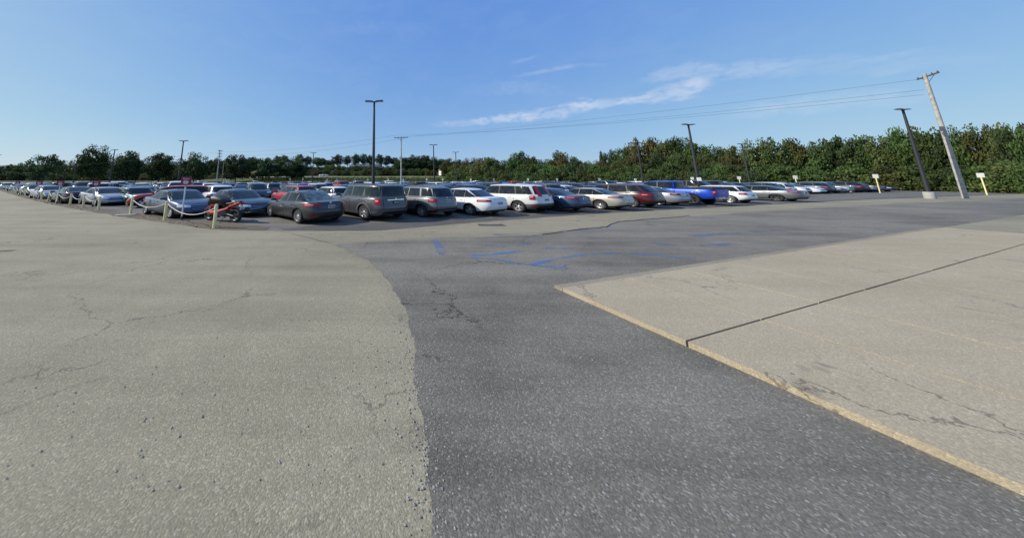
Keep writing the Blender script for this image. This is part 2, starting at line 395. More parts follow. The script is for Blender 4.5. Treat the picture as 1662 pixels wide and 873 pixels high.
lastl = lw[-1]; ll = [lastl+BD*s for s in (20, 60, 110)]
drv = jag([(p.x, p.y) for p in reversed(ll)]+[(p.x, p.y) for p in reversed(lw)]+[(p.x, p.y) for p in topw], .5, .06)
drv += [(95, 8), (95, -32), (-160, -32)]
sheet('driveway', drv, .004, M_DRIVE)
stt = [(452, 371), (520, 366), (600, 363), (700, 357), (800, 352.5), (900, 347), (1000, 342), (1100, 337.5), (1200, 333), (1400, 323), (1662, 313.8)]
stb = [(1662, 314.8), (1400, 324.3), (1200, 334.8), (1100, 339.6), (1000, 345), (900, 351.5), (800, 358.4), (700, 366.8), (620, 373.8), (520, 374.8), (462, 374.3)]
sheet('gravel_strip', jag([(G(*p).x, G(*p).y) for p in stt], .4, .12)+jag([(G(*p).x, G(*p).y) for p in stb], .4, .05), .0030, M_STRIP)
dirt = jag([(p.x, p.y) for p in reversed(ll[:2])]+[(p.x, p.y) for p in reversed(lw)]+[(G(430, 374.6).x, G(430, 374.6).y)], .4, .08)
dirt2 = []
for (x, y) in [G(438, 369)[:2], G(395, 364)[:2]]: dirt2.append((x, y))
for p, q in [((300, 355), 0), ((240, 349), 0), ((200, 345), 0), ((150, 337.5), 0), ((110, 331.5), 0), ((80, 326), 0), ((45, 318), 0), ((5, 307), 0)]:
    w = G(*p); dirt2.append((w.x, w.y))
dirt2 += [(p.x+.6, p.y+1.2) for p in ll[:2]]
sheet('dirt_strip', dirt+jag(dirt2, .4, .12), .008, M_DIRT)
dk = [(543, 397), (600, 393), (706, 387), (800, 384), (862, 382), (928, 375), (985, 369.5), (990, 366), (1003, 361), (1060, 356), (1120, 351.5), (1200, 346), (1400, 333.5), (1662, 323)]
edge = [(1662, 350), (1400, 390), (1200, 421), (1100, 436.5), (1050, 444), (900, 468)]
lf = [(700, 872), (688, 700), (672, 560), (645, 480), (618, 441), (600, 424), (575, 412)]
P2 = lambda L_: [(G(*p).x, G(*p).y) for p in L_]
dkw = P2(dk); rb = [(dkw[-1][0]+14, dkw[-1][1]+4), (G(1662, 350).x+14, G(1662, 350).y+4)]
EV = [Vector(p) for p in P2(edge)]; e_d = (Vector(P2([(1200, 421)])[0])-EV[-1]).normalized(); e_n = Vector((e_d.y, -e_d.x))
tail_ = [(EV[-1]+e_n*k) for k in (1, 3, 7, 16)]
sheet('dark_asphalt_patch', jag(dkw, .3, .05)+rb+[tuple(EV[-1]+e_d*40), tuple(EV[-1])]+[tuple(p) for p in tail_]+[(G(700, 872).x-.1, -16)]+jag(jag(P2(lf+[dk[0]]), .5, .07), .09, .028)[:-1], .008, M_DARK)
tan = [(478, 379), (530, 377.6), (620, 376.8), (700, 370), (800, 361.4), (900, 354), (1000, 347.2), (1100, 341.4), (1200, 336.2), (1400, 325.2), (1662, 315.6)]
tanb = [(1662, 321), (1400, 331.5), (1200, 344), (1120, 349.5), (1060, 354), (1001, 359), (985, 363), (975, 367), (928, 372.5), (862, 379), (800, 382), (706, 385.5), (600, 391.5), (548, 394.5), (510, 387)]
sheet('sandy_band', jag(P2(tan), .5, .07)+jag(P2(tanb), .5, .07), .0075, M_TAN)
# raised seam of broken asphalt between the sandy band and the dark patch
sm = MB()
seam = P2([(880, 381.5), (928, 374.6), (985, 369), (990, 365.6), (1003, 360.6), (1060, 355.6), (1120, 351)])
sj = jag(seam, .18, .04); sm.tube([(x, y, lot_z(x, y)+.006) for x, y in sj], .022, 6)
tag(sm.obj('asphalt_lip', simple('dark_lip_tar', (.05, .047, .042), .95, world=True)), kind='structure')  # one even dark colour along the whole lip
for i, pts in enumerate([[(430, 372.5), (455, 375.5), (475, 380), (505, 387), (543, 396.5)], [(543, 428), (562, 420), (590, 415), (625, 410)]]):
    c_ = MB(); pj = jag(jag(P2(pts), .4, .08), .07, .018); kw = [random.uniform(.002, .013) for _ in pj]; c_.grid([[(x-k, y-k, .0105+lot_z(x, y)), (x+k, y+k, .0105+lot_z(x, y))] for (x, y), k in zip(pj, kw)])
    tag(c_.obj('pavement_crack', M_STAIN, fix=False), kind='structure')
def stripe(pts, w, m, name='blue_line', amp=.02):
    w_ = P2(pts); pj = jag(w_, .3, amp); rows = []
    for i, (x, y) in enumerate(pj):
        a = Vector(pj[max(i-1, 0)]); b2 = Vector(pj[min(i+1, len(pj)-1)]); t_ = (b2-a).normalized(); n_ = Vector((-t_.y, t_.x))
        k = w*random.uniform(.85, 1.15)/2
        rows.append([(x+n_.x*k, y+n_.y*k, lot_z(x, y)+.0125), (x-n_.x*k, y-n_.y*k, lot_z(x, y)+.0125)])
    o = MB().grid(rows).obj(name, m, fix=False); return tag(o, kind='structure')
stripe([(722, 412), (760, 415), (800, 413.5), (850, 407.5), (897, 402.6), (930, 403.5)], .14, M_BLUE)
stripe([(760, 418.5), (800, 420.5), (856, 431), (905, 434), (963, 440.5)], .14, M_BLUE)
stripe([(856, 431), (900, 422), (950, 414), (999, 410.8), (1060, 414), (1110, 419.5), (1155, 424.4)], .14, M_BLUE)
stripe([(703, 389), (712, 400), (724, 415)], .24, M_BLUE, amp=.06)
stripe([(715, 411), (735, 415)], .30, M_BLUE, amp=.05)
stripe([(938, 371), (965, 371.5), (992, 367.5)], .16, M_BLUE)
stripe([(1120, 384), (1160, 381), (1200, 378), (1300, 372)], .3, M_BLUEF)
stripe([(1060, 396), (1130, 399), (1200, 396)], .3, M_BLUEF)
stripe([(800, 381), (840, 380.5), (870, 383)], .2, M_BLUEF)
stripe([(1130, 357), (1200, 352.5)], .3, M_BLUEF)
stripe([(790, 400), (830, 399), (880, 394)], .25, M_BLUEF)
stripe([(776, 365.5), (797, 366), (819, 365.7)], .45, M_STAIN, 'tar_patch')
stripe([(-60, 409), (0, 408), (22, 407)], .14, M_STAIN, 'tar_patch')
# concrete apron in the lower right, cast in bays
side = P2([(900, 468)])[0]; e0 = Vector(side); e1 = Vector(P2([(1200, 421)])[0]); ed = (e1-e0).normalized(); en = Vector((ed.y, -ed.x))
apron = empty('concrete_apron', (e0.x, e0.y, 0)); tag(apron, kind='structure')
for r in range(4):
    for k in range(-0, 12):
        if r == 0: w0, w1 = 0.0, .16
        else: w0, w1 = .17+(r-1)*1.6, .17+r*1.6-.022
        a = e0+ed*(k*1.6)-Vector((e0.x, e0.y)); q = [a+en*w0, a+ed*1.575+en*w0, a+ed*1.575+en*w1, a+en*w1]
        h = .05+random.uniform(-.003, .003)
        if r > 0: h += .02
        vs = [(v.x, v.y, -.02) for v in q]+[(v.x, v.y, h) for v in q]
        MB().add(vs, [(3, 2, 1, 0), (4, 5, 6, 7), (0, 1, 5, 4), (1, 2, 6, 5), (2, 3, 7, 6), (3, 0, 4, 7)]).obj('concrete_panel' if r else 'kerb_stone', M_CONC if r else M_KERB, apron)
# pale service road and mown bank beyond the lot
def strip(name, pts, w, m, dz=.06):
    rows = []; pw = []
    for a, b2 in zip(pts, pts[1:]):
        for i in range(12): k = i/12; pw.append((a[0]+(b2[0]-a[0])*k, a[1]+(b2[1]-a[1])*k))
    for x, y in pw: rows.append([(x, y-w/2, terr(x, y-w/2)+dz), (x, y+w/2, terr(x, y+w/2)+dz)])
    return tag(MB().grid(rows).obj(name, m, fix=False), kind='structure')
M_MOWN = simple('mown_grass', (.16, .19, .055), .95, var=.3, scale=.3, world=True)
strip('service_road', [(-420, 205), (-250, 200), (-60, 196), (-40, 198)], 5, M_ROAD, .25)
strip('mown_bank', [(-75, 190), (0, 190), (60, 190)], 18, M_MOWN, .12)
strip('bank_path', [(-75, 203), (0, 203), (60, 206)], 2.2, M_ROAD, .2)
strip('gravel_shoulder', [(-140, 128), (-60, 126), (40, 126)], 14, M_TAN, .15)
# loose stones
lf_w = P2(lf+[dk[0]]); dk_w = dkw[:9]
st = MB()
for _ in range(2200):
    r_ = random.random()
    if r_ < .25: w = G(random.uniform(560, 1662), random.uniform(385, 640))
    elif r_ < .35: w = G(random.uniform(-10, 700), random.uniform(375, 800))
    else:
        sg_ = random.choice([lf_w, lf_w, dk_w]); k_ = random.randrange(len(sg_)-1); a_ = random.random(); w = Vector((sg_[k_][0]*(1-a_)+sg_[k_+1][0]*a_+random.gauss(0, .10), sg_[k_][1]*(1-a_)+sg_[k_+1][1]*a_+random.gauss(0, .10), 0)); s_ = random.uniform(.003, .009)*(1+.5*random.random())
    a = random.uniform(0, 6.3); q = []
    for k in range(4): q.append((w.x+s_*math.cos(a+k*1.57)*random.uniform(.6, 1.3), w.y+s_*math.sin(a+k*1.57)*random.uniform(.6, 1.3), .010))
    q.append((w.x, w.y, .010+s_*.5)); st.add(q, [(0, 1, 4), (1, 2, 4), (2, 3, 4), (3, 0, 4)])
tag(st.obj('loose_stones', simple('stone', (.33, .31, .28), .9, world=True, scale=40, var=.5), fix=False), 'loose chips of stone scattered over the worn asphalt', 'stones', kind='stuff')
gt = MB()
for _ in range(230):
    k = random.random(); i = random.randrange(len(lw)-1); w = lw[i].lerp(lw[i+1], k)
    x = w.x+random.uniform(-.1, .25)+.3*random.random(); y = w.y+random.uniform(-.1, .5); z = lot_z(x, y)
    for _b in range(3):
        a = random.uniform(0, 6.3); h = random.uniform(.02, .06); dx, dy = math.cos(a)*.02, math.sin(a)*.02
        lx, ly = random.uniform(-.05, .05), random.uniform(-.05, .05)
        gt.add([(x-dx, y-dy, z), (x+dx, y+dy, z), (x+lx, y+ly, z+h)], [(0, 1, 2)])
tag(gt.obj('weeds', simple('weed_leaf', (.19, .19, .08), .9, world=True), fix=False), 'thin weeds growing along the dirt edge of the driveway', 'weeds', kind='stuff')
# ------------------------------------------------------------------ cars
SXY, SZ = 1.16, .90
NB, NG = 4.6, 4.2
def se_table(n, aspect, N_=44):
    a = np.linspace(0, math.pi, 6001); X = np.abs(np.sin(a))**(2/n); Y = np.sign(np.cos(a))*np.abs(np.cos(a))**(2/n)
    s = np.concatenate([[0], np.cumsum(np.hypot(np.diff(X)*aspect, np.diff(Y)))]); s /= s[-1]
    return s, X, Y
class Tab:
    def __init__(s, n, aspect): s.s, s.X, s.Y = se_table(n, aspect)
    def __call__(s, q): return float(np.interp(q, s.s, s.X)), float(np.interp(q, s.s, s.Y))
def smooth_tab(pts):
    xs = np.array([p[0] for p in pts], float); ys = np.array([p[1] for p in pts], float)
    h = np.diff(xs); d = np.diff(ys)/h; m = np.zeros(len(xs)); m[0], m[-1] = d[0], d[-1]
    for i in range(1, len(xs)-1): m[i] = 0 if d[i-1]*d[i] <= 0 else 2*d[i-1]*d[i]/(d[i-1]+d[i])
    def f(x):
        if x <= xs[0]: return float(ys[0])
        if x >= xs[-1]: return float(ys[-1])
        i = int(np.searchsorted(xs, x)-1); t = (x-xs[i])/h[i]
        return float((1+2*t)*(1-t)**2*ys[i]+t*(1-t)**2*h[i]*m[i]+t*t*(3-2*t)*ys[i+1]+t*t*(t-1)*h[i]*m[i+1])
    return f
def interp(tab): 
    a = [p[0] for p in tab]; b_ = [p[1] for p in tab]
    return lambda x: float(np.interp(x, a, b_))
class Shape:
    def __init__(s, sp):
        s.sp = sp; s.L, s.W, s.H = sp['L'], sp['W'], sp['H']
        s.zt = smooth_tab(sp['top']); zb = sp.get('zb', .2); s.zb = smooth_tab([(0, zb+.12), (.5, zb), (s.L-.6, zb), (s.L, zb+.02)])
        s.wf = interp(sp.get('wf', [(0, .90), (.1, .955), (.25, .985), (.45, 1), (.62, 1), (.78, .985), (.9, .965), (.97, .94), (1, .90)]))
        s.iF = interp(sp.get('iF', [(0, .14), (.1, .04), (.25, 0), (.45, 0), (.62, .03), (.78, .08), (.9, .14), (.97, .19), (1, .26)]))
        s.iR = interp(sp.get('iR', [(0, .16), (.1, .06), (.25, .02), (.45, 0), (.62, .02), (.78, .05), (.9, .06), (.97, .08), (1, .13)]))
        s.tb = Tab(sp.get('n', NB), s.W/s.L); s.n = sp.get('n', NB)
        g = sp['cab']   # gr0, gr1, gf1, gf0 (rear base, rear roof, front roof, front base), hw0, hw1
        s.g = g; s.tg = Tab(NG, .45); s.roof = smooth_tab(sp['roof'])
        s.bulge = sp.get('bulge', .03)
    def ext(s, t): return s.iR(t), s.L-s.iF(t)
    def P(s, X, Y, t, off=0, sg=1):
        a, b_ = s.ext(t); c = (a+b_)/2; A = (b_-a)/2+off
        u = c+A*Y; x = (s.W/2*s.wf(t)+off)*X*sg
        uu = min(max(u, 0), s.L); z = s.zb(uu)+t*(s.zt(uu)-s.zb(uu))
        return (x, u-s.L/2, z)
    def Q(s, q, z, off=0, sg=1):
        X, Y = s.tb(q); t = .5
        for _ in range(4):
            a, b_ = s.ext(t); u = min(max((a+b_)/2+(b_-a)/2*Y, 0), s.L); t = min(1, max(0, (z-s.zb(u))/(s.zt(u)-s.zb(u))))
        p = s.P(X, Y, t, off, sg); return (p[0], p[1], p[2]+(0 if t < 1 else off))
    def S(s, u, z, off=0, sg=1):          # side surface at (u, z)
        t = min(1, max(0, (z-s.zb(u))/(s.zt(u)-s.zb(u)))); a, b_ = s.ext(t); c = (a+b_)/2; A = (b_-a)/2
        k = min(.999, abs((u-c)/A)); x = s.W/2*s.wf(t)*(1-k**s.n)**(1/s.n)+off
        return (x*sg, u-s.L/2, z)
    def E(s, x, z, off=0, front=True):    # end surface at (x, z)
        t = .5; u = s.L if front else 0
        for _ in range(5):
            uu = min(max(u, 0), s.L); t = min(1, max(0, (z-s.zb(uu))/(s.zt(uu)-s.zb(uu)))); a, b_ = s.ext(t); c = (a+b_)/2; A = (b_-a)/2
            k = min(.99, abs(x)/(s.W/2*s.wf(t))); y = (1-k**s.n)**(1/s.n); u = c+(A*y if front else -A*y)
        return (x, u-s.L/2+(off if front else -off), z)
    # greenhouse
    def gz(s, v):
        return float(np.interp(v, [0, .87, .95, 1], [0, .93, .978, 1]))
    def gext(s, v):
        g = s.g; bl = s.bulge*math.sin(math.pi*v)
        ins = float(np.interp(v, [0, .87, .95, 1], [0, 0, .015, .06]))
        return g[0]+(g[1]-g[0])*v-bl+ins, g[3]+(g[2]-g[3])*v+bl-ins, g[4]+(g[5]-g[4])*v**1.15-ins*.9
    def gzz(s, u, v):
        uu = min(max(u, 0), s.L); b_ = s.zt(min(max(uu, s.g[0]-.05), s.L))-.04
        return b_+s.gz(v)*(s.roof(uu)-b_)
    def GP(s, X, Y, v, off=0, sg=1):
        a, b_, w = s.gext(v); u = (a+b_)/2+((b_-a)/2+off)*Y
        return ((w+off)*X*sg, u-s.L/2, s.gzz(u, v))
    def GS(s, u, v, off=0, sg=1):
        a, b_, w = s.gext(v); c = (a+b_)/2; k = min(.999, abs((u-c)/((b_-a)/2)))
        return ((w*(1-k**NG)**(1/NG)+off)*sg, u-s.L/2, s.gzz(u, v))
    def GE(s, x, v, off=0, front=True):
        a, b_, w = s.gext(v); k = min(.99, abs(x)/w); y = (1-k**NG)**(1/NG)
        u = (a+b_)/2+((b_-a)/2*y)*(1 if front else -1)
        return (x, u-s.L/2+(off if front else -off), s.gzz(u, v)+off*.5)
def shell(mb, P, tb, levels, nq, crown, mis, mtop, across=6, bottom=True, mbot=0, crownf=None):
    qs = [i/(nq-1) for i in range(nq)]; XY = [tb(q) for q in qs]
    XY[0] = (0, 1); XY[-1] = (0, -1)
    def loop(t): return [P(X, Y, t, 0, 1) for X, Y in XY]+[P(X, Y, t, 0, -1) for X, Y in XY[-2:0:-1]]
    rows = [loop(t) for t in levels]; n = len(rows[0])
    for i in range(len(levels)-1):
        for j in range(n):
            k = (j+1) % n
            mb.add([rows[i][j], rows[i][k], rows[i+1][k], rows[i+1][j]], [(0, 1, 2, 3)], mis(levels[i], j, n), True)
    def cap(row, cr, mi):
        half = nq; lines = []
        for i in range(1, nq-1):
            a = row[i]; b_ = row[(n-i) % n]; ln = []
            wmax = max(abs(r[0]) for r in row)
            for j in range(across+1):
                k = j/across; e = 1-(2*k-1)**2
                ln.append((a[0]+(b_[0]-a[0])*k, a[1]+(b_[1]-a[1])*k, a[2]+(b_[2]-a[2])*k+cr*e*min(1, abs(a[0])/wmax)**2))
            lines.append(ln)
        mb.grid(lines, mi, True)
        for pole, ln in ((row[0], lines[0]), (row[nq-1], lines[-1])):
            for j in range(across): mb.add([pole, ln[j], ln[j+1]], [(0, 1, 2)], mi, True)
    cap(rows[-1], crown, mtop)
    if bottom: cap(rows[0], 0, mbot)
def panel(mb, fn, nu, nv, off=.006, depth=.02, mi=0):
    """surface patch fn(a, b, off) with skirt edges going back into the body"""
    rows = []
    for i in range(-1, nv+2):
        b_ = min(max(i, 0), nv)/nv; row = []
        for j in range(-1, nu+2):
            a = min(max(j, 0), nu)/nu; edge = i in (-1, nv+1) or j in (-1, nu+1)
            row.append(fn(a, b_, off-(depth if edge else 0)))
        rows.append(row)
    mb.grid(rows, mi, True)
L_ = lambda a, b_, k: a+(b_-a)*k
SCL = (SXY, SXY, SZ)
PROTO = {}
def wheel_meshes(r, style, w=.2):
    key = ('wheel', round(r, 3), style)
    if key in PROTO: return PROTO[key]
    ri = r*.66
    ty = MB().lathe([(ri*.98, -.0), (ri, w*.04), (r*.90, 0), (r*.985, w*.1), (r, w*.3), (r, w*.7), (r*.985, w*.9), (r*.90, w), (ri, w*.96), (ri*.9, w*.5), (0.001, w*.5)], 'X', 32)
    tm = ty.mesh('wheel', M_RUBBER, scale=(SXY, SXY, SZ))
    rm = MB(); out = w*.92
    rm.lathe([(ri*1.0, out-.02), (ri*1.01, out+.008), (ri*.93, out+.004), (ri*.90, out-.05)], 'X', 32, 0)
    rm.lathe([(ri*.92, out-.09), (0.001, out-.085)], 'X', 24, 1)
    ns, sw = {'five': (5, .075), 'ten': (10, .035), 'seven': (7, .05), 'dark': (6, .07), 'six': (6, .085)}[style]
    for k in range(ns):
        a = 2*math.pi*k/ns; d = Vector((0, math.cos(a), math.sin(a))); e = Vector((0, -math.sin(a), math.cos(a)))
        vs = []
        for rr, ww, hx in ((ri*.12, sw*.8, out-.03), (ri*.94, sw*.55, out-.012)):
            for sg in (-1, 1):
                p = d*rr+e*ww*sg
                vs += [(hx, p.y, p.z), (hx-.03, p.y, p.z)]
        rm.add(vs, [(0, 2, 6, 4), (1, 5, 7, 3), (0, 4, 5, 1), (2, 3, 7, 6)], 0)
    rm.lathe([(ri*.24, out-.05), (ri*.24, out-.02), (ri*.1, out-.005), (0.001, out-.005)], 'X', 14, 0)
    rmesh = rm.mesh('rim', [M_ALLOYD if style == 'dark' else M_ALLOY, M_WELL], scale=(SXY, SXY, SZ))
    PROTO[key] = (tm, rmesh); return PROTO[key]
def car_parts(kind):
    """builds every part mesh of a model once: list of (name, mesh, uses_paint, location, parent index, label)"""
    if kind in PROTO: return PROTO[kind]
    sp = MODELS[kind]; s = Shape(sp); L, W = s.L, s.W; parts = []
    def add(name, mb, mats, painted=False, loc=None, par=None, label=None, me=None, flip=False):
        m = me or mb.mesh(name, mats, scale=SCL, sharp=38)
        parts.append((name, m, painted, loc, par, label, flip)); return len(parts)-1
    rw = sp['rw']; axR, axF = sp['rear'], sp['rear']+sp['wb']
    # body shell with wheel wells cut out
    mb = MB(); lv = [0, .05, .1, .17, .25, .35, .45, .54, .62, .7, .78, .84, .9, .94, .97, 1.0]
    lowm = sp.get('cladding', .06)
    shell(mb, s.P, s.tb, lv, 66, sp.get('crown', .035), lambda t, j, n: 1 if t < lowm else 0, 0, 8, True, 1)
    me = mb.mesh('body', [PAINTS['grey'], M_BLACK if not sp.get('clad_grey') else M_GREYP, M_WELL])
    cut = MB()
    for u in (axR, axF):
        for sg in (-1, 1):
            x0, x1 = sg*(W/2-.27), sg*(W/2+.2); n = 30; rr = rw+.055
            a = [(x0, u-L/2+rr*math.cos(2*math.pi*k/n), rw+.01+rr*math.sin(2*math.pi*k/n)) for k in range(n)]
            b_ = [(x1, p[1], p[2]) for p in a]
            cut.grid([a, b_], 0, False, True); cut.add(a, [list(range(n))]); cut.add(b_, [list(range(n))[::-1]])
    cme = cut.mesh('cutter', M_WELL)
    ob = bpy.data.objects.new('tmp', me); oc = bpy.data.objects.new('tmpc', cme); COL.objects.link(ob); COL.objects.link(oc)
    bo = ob.modifiers.new('b', 'BOOLEAN'); bo.object = oc; bo.operation = 'DIFFERENCE'; bo.solver = 'EXACT'
    try: bo.material_mode = 'TRANSFER'
    except Exception: pass
    bpy.context.view_layer.update(); dg = bpy.context.evaluated_depsgraph_get()
    ev = bpy.data.meshes.new_from_object(ob.evaluated_get(dg))
    bpy.data.objects.remove(ob); bpy.data.objects.remove(oc)
    full = MB(); names = [m.name if m else '' for m in ev.materials]
    cols = {'wheel_well': 2, 'black_plastic': 1, 'grey_plastic': 1}
    fs = [(list(p.vertices), cols.get(names[p.material_index] if p.material_index < len(names) else '', 0)) for p in ev.polygons]
    full.v = [tuple(v.co) for v in ev.vertices]
    full.f = [f[0] for f in fs]; full.m = [f[1] for f in fs]; full.sm = [True]*len(fs)
    # cab shell
    shell(full, s.GP, s.tg, [0, .12, .25, .4, .55, .7, .8, .87, .92, .96, 1.0], 46, sp.get('rcrown', .045), lambda t, j, n: 0, 0, 8, False)
    add('body', full, [PAINTS['grey'], M_BLACK if not sp.get('clad_grey') else M_GREYP, M_WELL], True)
    g = s.g
    # glass
    def ends(front):
        v0, v1 = sp.get('wsv', (.10, .90)) if front else sp.get('rwv', (.14, .86))
        k0 = .80 if front else sp.get('rwk', .76)
        def fn(a, b_, off):
            v = L_(v0, v1, b_); w = s.gext(v)[2]; kk = k0+(.04 if front else .03)*(1-b_)
            return s.GE((2*a-1)*w*kk, v, off, front)
        return fn
    m_ = MB(); panel(m_, ends(True), 12, 6); add('windshield', m_, M_GLASS)
    m_ = MB(); panel(m_, ends(False), 12, 6); add('rear_window', m_, sp.get('rglass', M_GLASS))
    wv0, wv1 = sp.get('swv', (.12, .84))
    def lines(ws):
        a0 = ws[0]; b0 = ws[1]
        return a0, b0
    wins = sp['win']
    for sg in (-1, 1):
        def surround(a, b_, off):
            v = L_(wv0-.03, wv1+.03, b_); e = s.gext(v)
            return s.GS(L_(e[0]+sp.get('rp', .16)-.03, e[1]-sp.get('fp', .14)+.03, a), v, off, sg)
        m_ = MB(); panel(m_, surround, 16, 4, .002, .02); add('window_surround', m_, M_BLACK if sp.get('bpil', True) else PAINTS['grey'], not sp.get('bpil', True))
        for wi, (ua, ub) in enumerate(wins):
            def fn(a, b_, off):
                v = L_(wv0, wv1, b_); e = s.gext(v); f_ = (s.gz(v))
                lo = e[0]+sp.get('rp', .16) if ua is None else L_(ua[0], ua[1], b_)
                hi = e[1]-sp.get('fp', .14) if ub is None else L_(ub[0], ub[1], b_)
                lo = max(lo, e[0]+sp.get('rp', .16)); hi = min(hi, e[1]-sp.get('fp', .14))
                if hi < lo+.01: mid = (hi+lo)/2; lo, hi = mid-.005, mid+.005
                return s.GS(L_(lo, hi, a), v, off, sg)
            m_ = MB(); panel(m_, fn, 7, 5, .006, .015); add('side_window', m_, sp.get('sglass', M_GLASS))
    # doors, slightly proud of the shell over a dark gap
    zd0 = sp.get('zd0', .30)
    for sg in (-1, 1):
        for di, (u0, u1) in enumerate(sp['doors']):
            def fn(a, b_, off, pad=0.0):
                uu0, uu1 = u0-pad, u1+pad; zz1 = min(s.zt(L_(uu0, uu1, a)) - .03, 9)+pad
                z = L_(zd0-pad, zz1, b_)
                for ax, s_ in ((axR, 1), (axF, -1)):
                    rr = rw+.085-pad; dz = z-rw
                    if abs(dz) < rr:
                        ex = math.sqrt(rr*rr-dz*dz)
                        if s_ > 0: uu0 = max(uu0, ax+ex)
                        else: uu1 = min(uu1, ax-ex)
                return s.S(L_(uu0, uu1, a), z, off, sg)
            m_ = MB(); panel(m_, lambda a, b_, o: fn(a, b_, o-.004, .012), 8, 8, .006, .02); add('door_gap', m_, M_WELL)
            m_ = MB(); panel(m_, fn, 8, 8, .006, .02); di_ = add('door', m_, PAINTS['grey'], True)
            uh = u0+.16; zh = s.zt(uh)-sp.get('hz', .14)
            m_ = MB(); panel(m_, lambda a, b_, o: s.S(uh-.02+a*.17, zh+b_*.035, o, sg), 3, 1, .032, .025); add('door_handle', m_, M_CHROME if sp.get('chrome_h') else PAINTS['grey'], not sp.get('chrome_h'), None, di_)
    # lamps
    for sg in (-1, 1):
        for (q0, q1, a0, a1, b0, b1, mm) in sp.get('tail', []):
            def fn(a, b_, off): return s.Q(L_(q0, q1, a), L_(L_(a0, b0, a), L_(a1, b1, a), b_), off, sg)
            m_ = MB(); panel(m_, fn, 10, 4, .012, .03); ti_ = add('tail_light', m_, mm)
            m_ = MB(); panel(m_, lambda a, b_, o: fn(.12+.5*a, .52+.26*b_, o), 6, 2, .018, .02); add('lamp_lens_or_glint', m_, M_PINK, False, None, ti_)  # small pale patch added on the lamp as a painted highlight
        for (q0, q1, a0, a1, b0, b1, mm) in sp.get('head', [(.155, .065, .64, .76, .58, .68, M_LENS)]):
            def fn(a, b_, off): return s.Q(L_(q0, q1, a), L_(L_(a0, b0, a), L_(a1, b1, a), b_), off, sg)
            m_ = MB(); panel(m_, fn, 10, 4, .012, .03); add('headlight', m_, mm)
        if sp.get('pillar_lamp'):
            m_ = MB()
            def fn(a, b_, off):
                v = L_(.02, .9, b_); X, Y = s.tg(L_(.895, .945, a)); p = s.GP(X, Y, v, off, sg); return p
            panel(m_, fn, 3, 6, .012, .03); add('tail_light', m_, M_RED)
        u = sp.get('mir', g[3]-.42); z = s.zt(u)+.09; x = s.W/2*.93
        m_ = MB(); m_.lathe([(0.001, -.12), (.07, -.11), (.085, -.04), (.085, .05), (.06, .1), (0.001, .11)], 'X', 12, 0, (sg*(x+.10), u-L/2, z))
        m_.v = [(p[0], (p[1]-(u-L/2))*.75+(u-L/2), (p[2]-z)*.85+z) for p in m_.v]
        m_.box((sg*(x-.01), u-L/2, z-.05), (.12, .06, .05), 1); add('wing_mirror', m_, [PAINTS['grey'], M_BLACK], True)
        if sp.get('arch'):
            for u in (axR, axF):
                m_ = MB(); rows = []
                for k in range(15):
                    a = R(-8)+R(196)*k/14; row = []
                    for rr, o in ((rw+.05, -.02), (rw+.05, .022), (rw+.115, .024), (rw+.125, -.01)):
                        uu = u+rr*math.cos(a); zz = max(rw+.01+rr*math.sin(a), s.zb(min(max(uu, .1), L-.1))+.01)
                        row.append(s.S(min(max(uu, .05), L-.05), zz, o, sg))
                    rows.append(row)
                m_.grid(rows, 0, True); add('wheel_arch_trim', m_, M_GREYP if sp['arch'] == 'grey' else M_BLACK)
        if sp.get('rails'):
            e = s.gext(1.0); m_ = MB(); pts = []
            for k in range(9):
                a = k/8; u = L_(e[0]+.25, e[1]-.3, a); pts.append(((e[2]-.10)*sg, u-L/2, s.roof(u)+.045-(0.045 if k in (0, 8) else 0)))
            m_.tube(pts, .022, 6); add('roof_rail', m_, M_BLACK if sp['rails'] == 'black' else M_GREYP)
    # front face
    for (x0, x1, z0, z1, mm, nm) in sp.get('front', [(-.55, .55, .52, .66, M_BLACK, 'grille'), (-.62, .62, .26, .38, M_BLACK, 'lower_grille')]):
        m_ = MB(); panel(m_, lambda a, b_, o: s.E(L_(x0, x1, a)*(1-.12*(1-b_)), L_(z0, z1, b_), o, True), 12, 3, .008, .03); add(nm, m_, mm)
    if sp.get('gbar', True):
        x0, x1, z0, z1 = sp.get('front', [(-.55, .55, .52, .66)])[0][:4]
        for k in range(3):
            zz = L_(z0+.02, z1-.02, k/2); m_ = MB(); panel(m_, lambda a, b_, o: s.E(L_(x0+.03, x1-.03, a)*.93, zz-.006+.012*b_, o, True), 10, 1, .018, .02); add('grille_bar', m_, M_CHROME)
    # rear face: lid, bumper trims, plate
    for (x0, x1, z0, z1, mm, nm) in sp.get('back', []):
        pt = mm == 'paint'
        if pt:
            m_ = MB(); panel(m_, lambda a, b_, o: s.E(L_(x0-.012, x1+.012, a), L_(z0-.012, z1+.012, b_), o, False), 12, 6, .002, .02); add('lid_gap', m_, M_WELL)
        m_ = MB(); panel(m_, lambda a, b_, o: s.E(L_(x0, x1, a), L_(z0, z1, b_), o, False), 12, 6, .006 if pt else .012, .03); add(nm, m_, PAINTS['grey'] if pt else mm, pt)
    zp = sp.get('plate', .78)
    pp = s.E(0, zp, .02, False); m_ = MB(); m_.box((0, pp[1]-.004, zp), (.30, .014, .15)); pi_ = add('license_plate', m_, sp.get('plate_m', M_PLATE))
    m_ = MB()
    for k in range(6): m_.box((-.105+k*.042+(.012 if k > 2 else 0), pp[1]-.014, zp-.006), (.024, .004, .06))
    add('plate_lettering', m_, M_INK if sp.get('plate_m', M_PLATE) is M_PLATE else M_INKW, False, None, pi_)
    bz = sp.get('badge', zp+.17); bp_ = s.E(0, bz, .015, False); m_ = MB(); m_.lathe([(0.001, -.006), (.05, -.004), (.05, .004), (0.001, .006)], 'Z', 16)
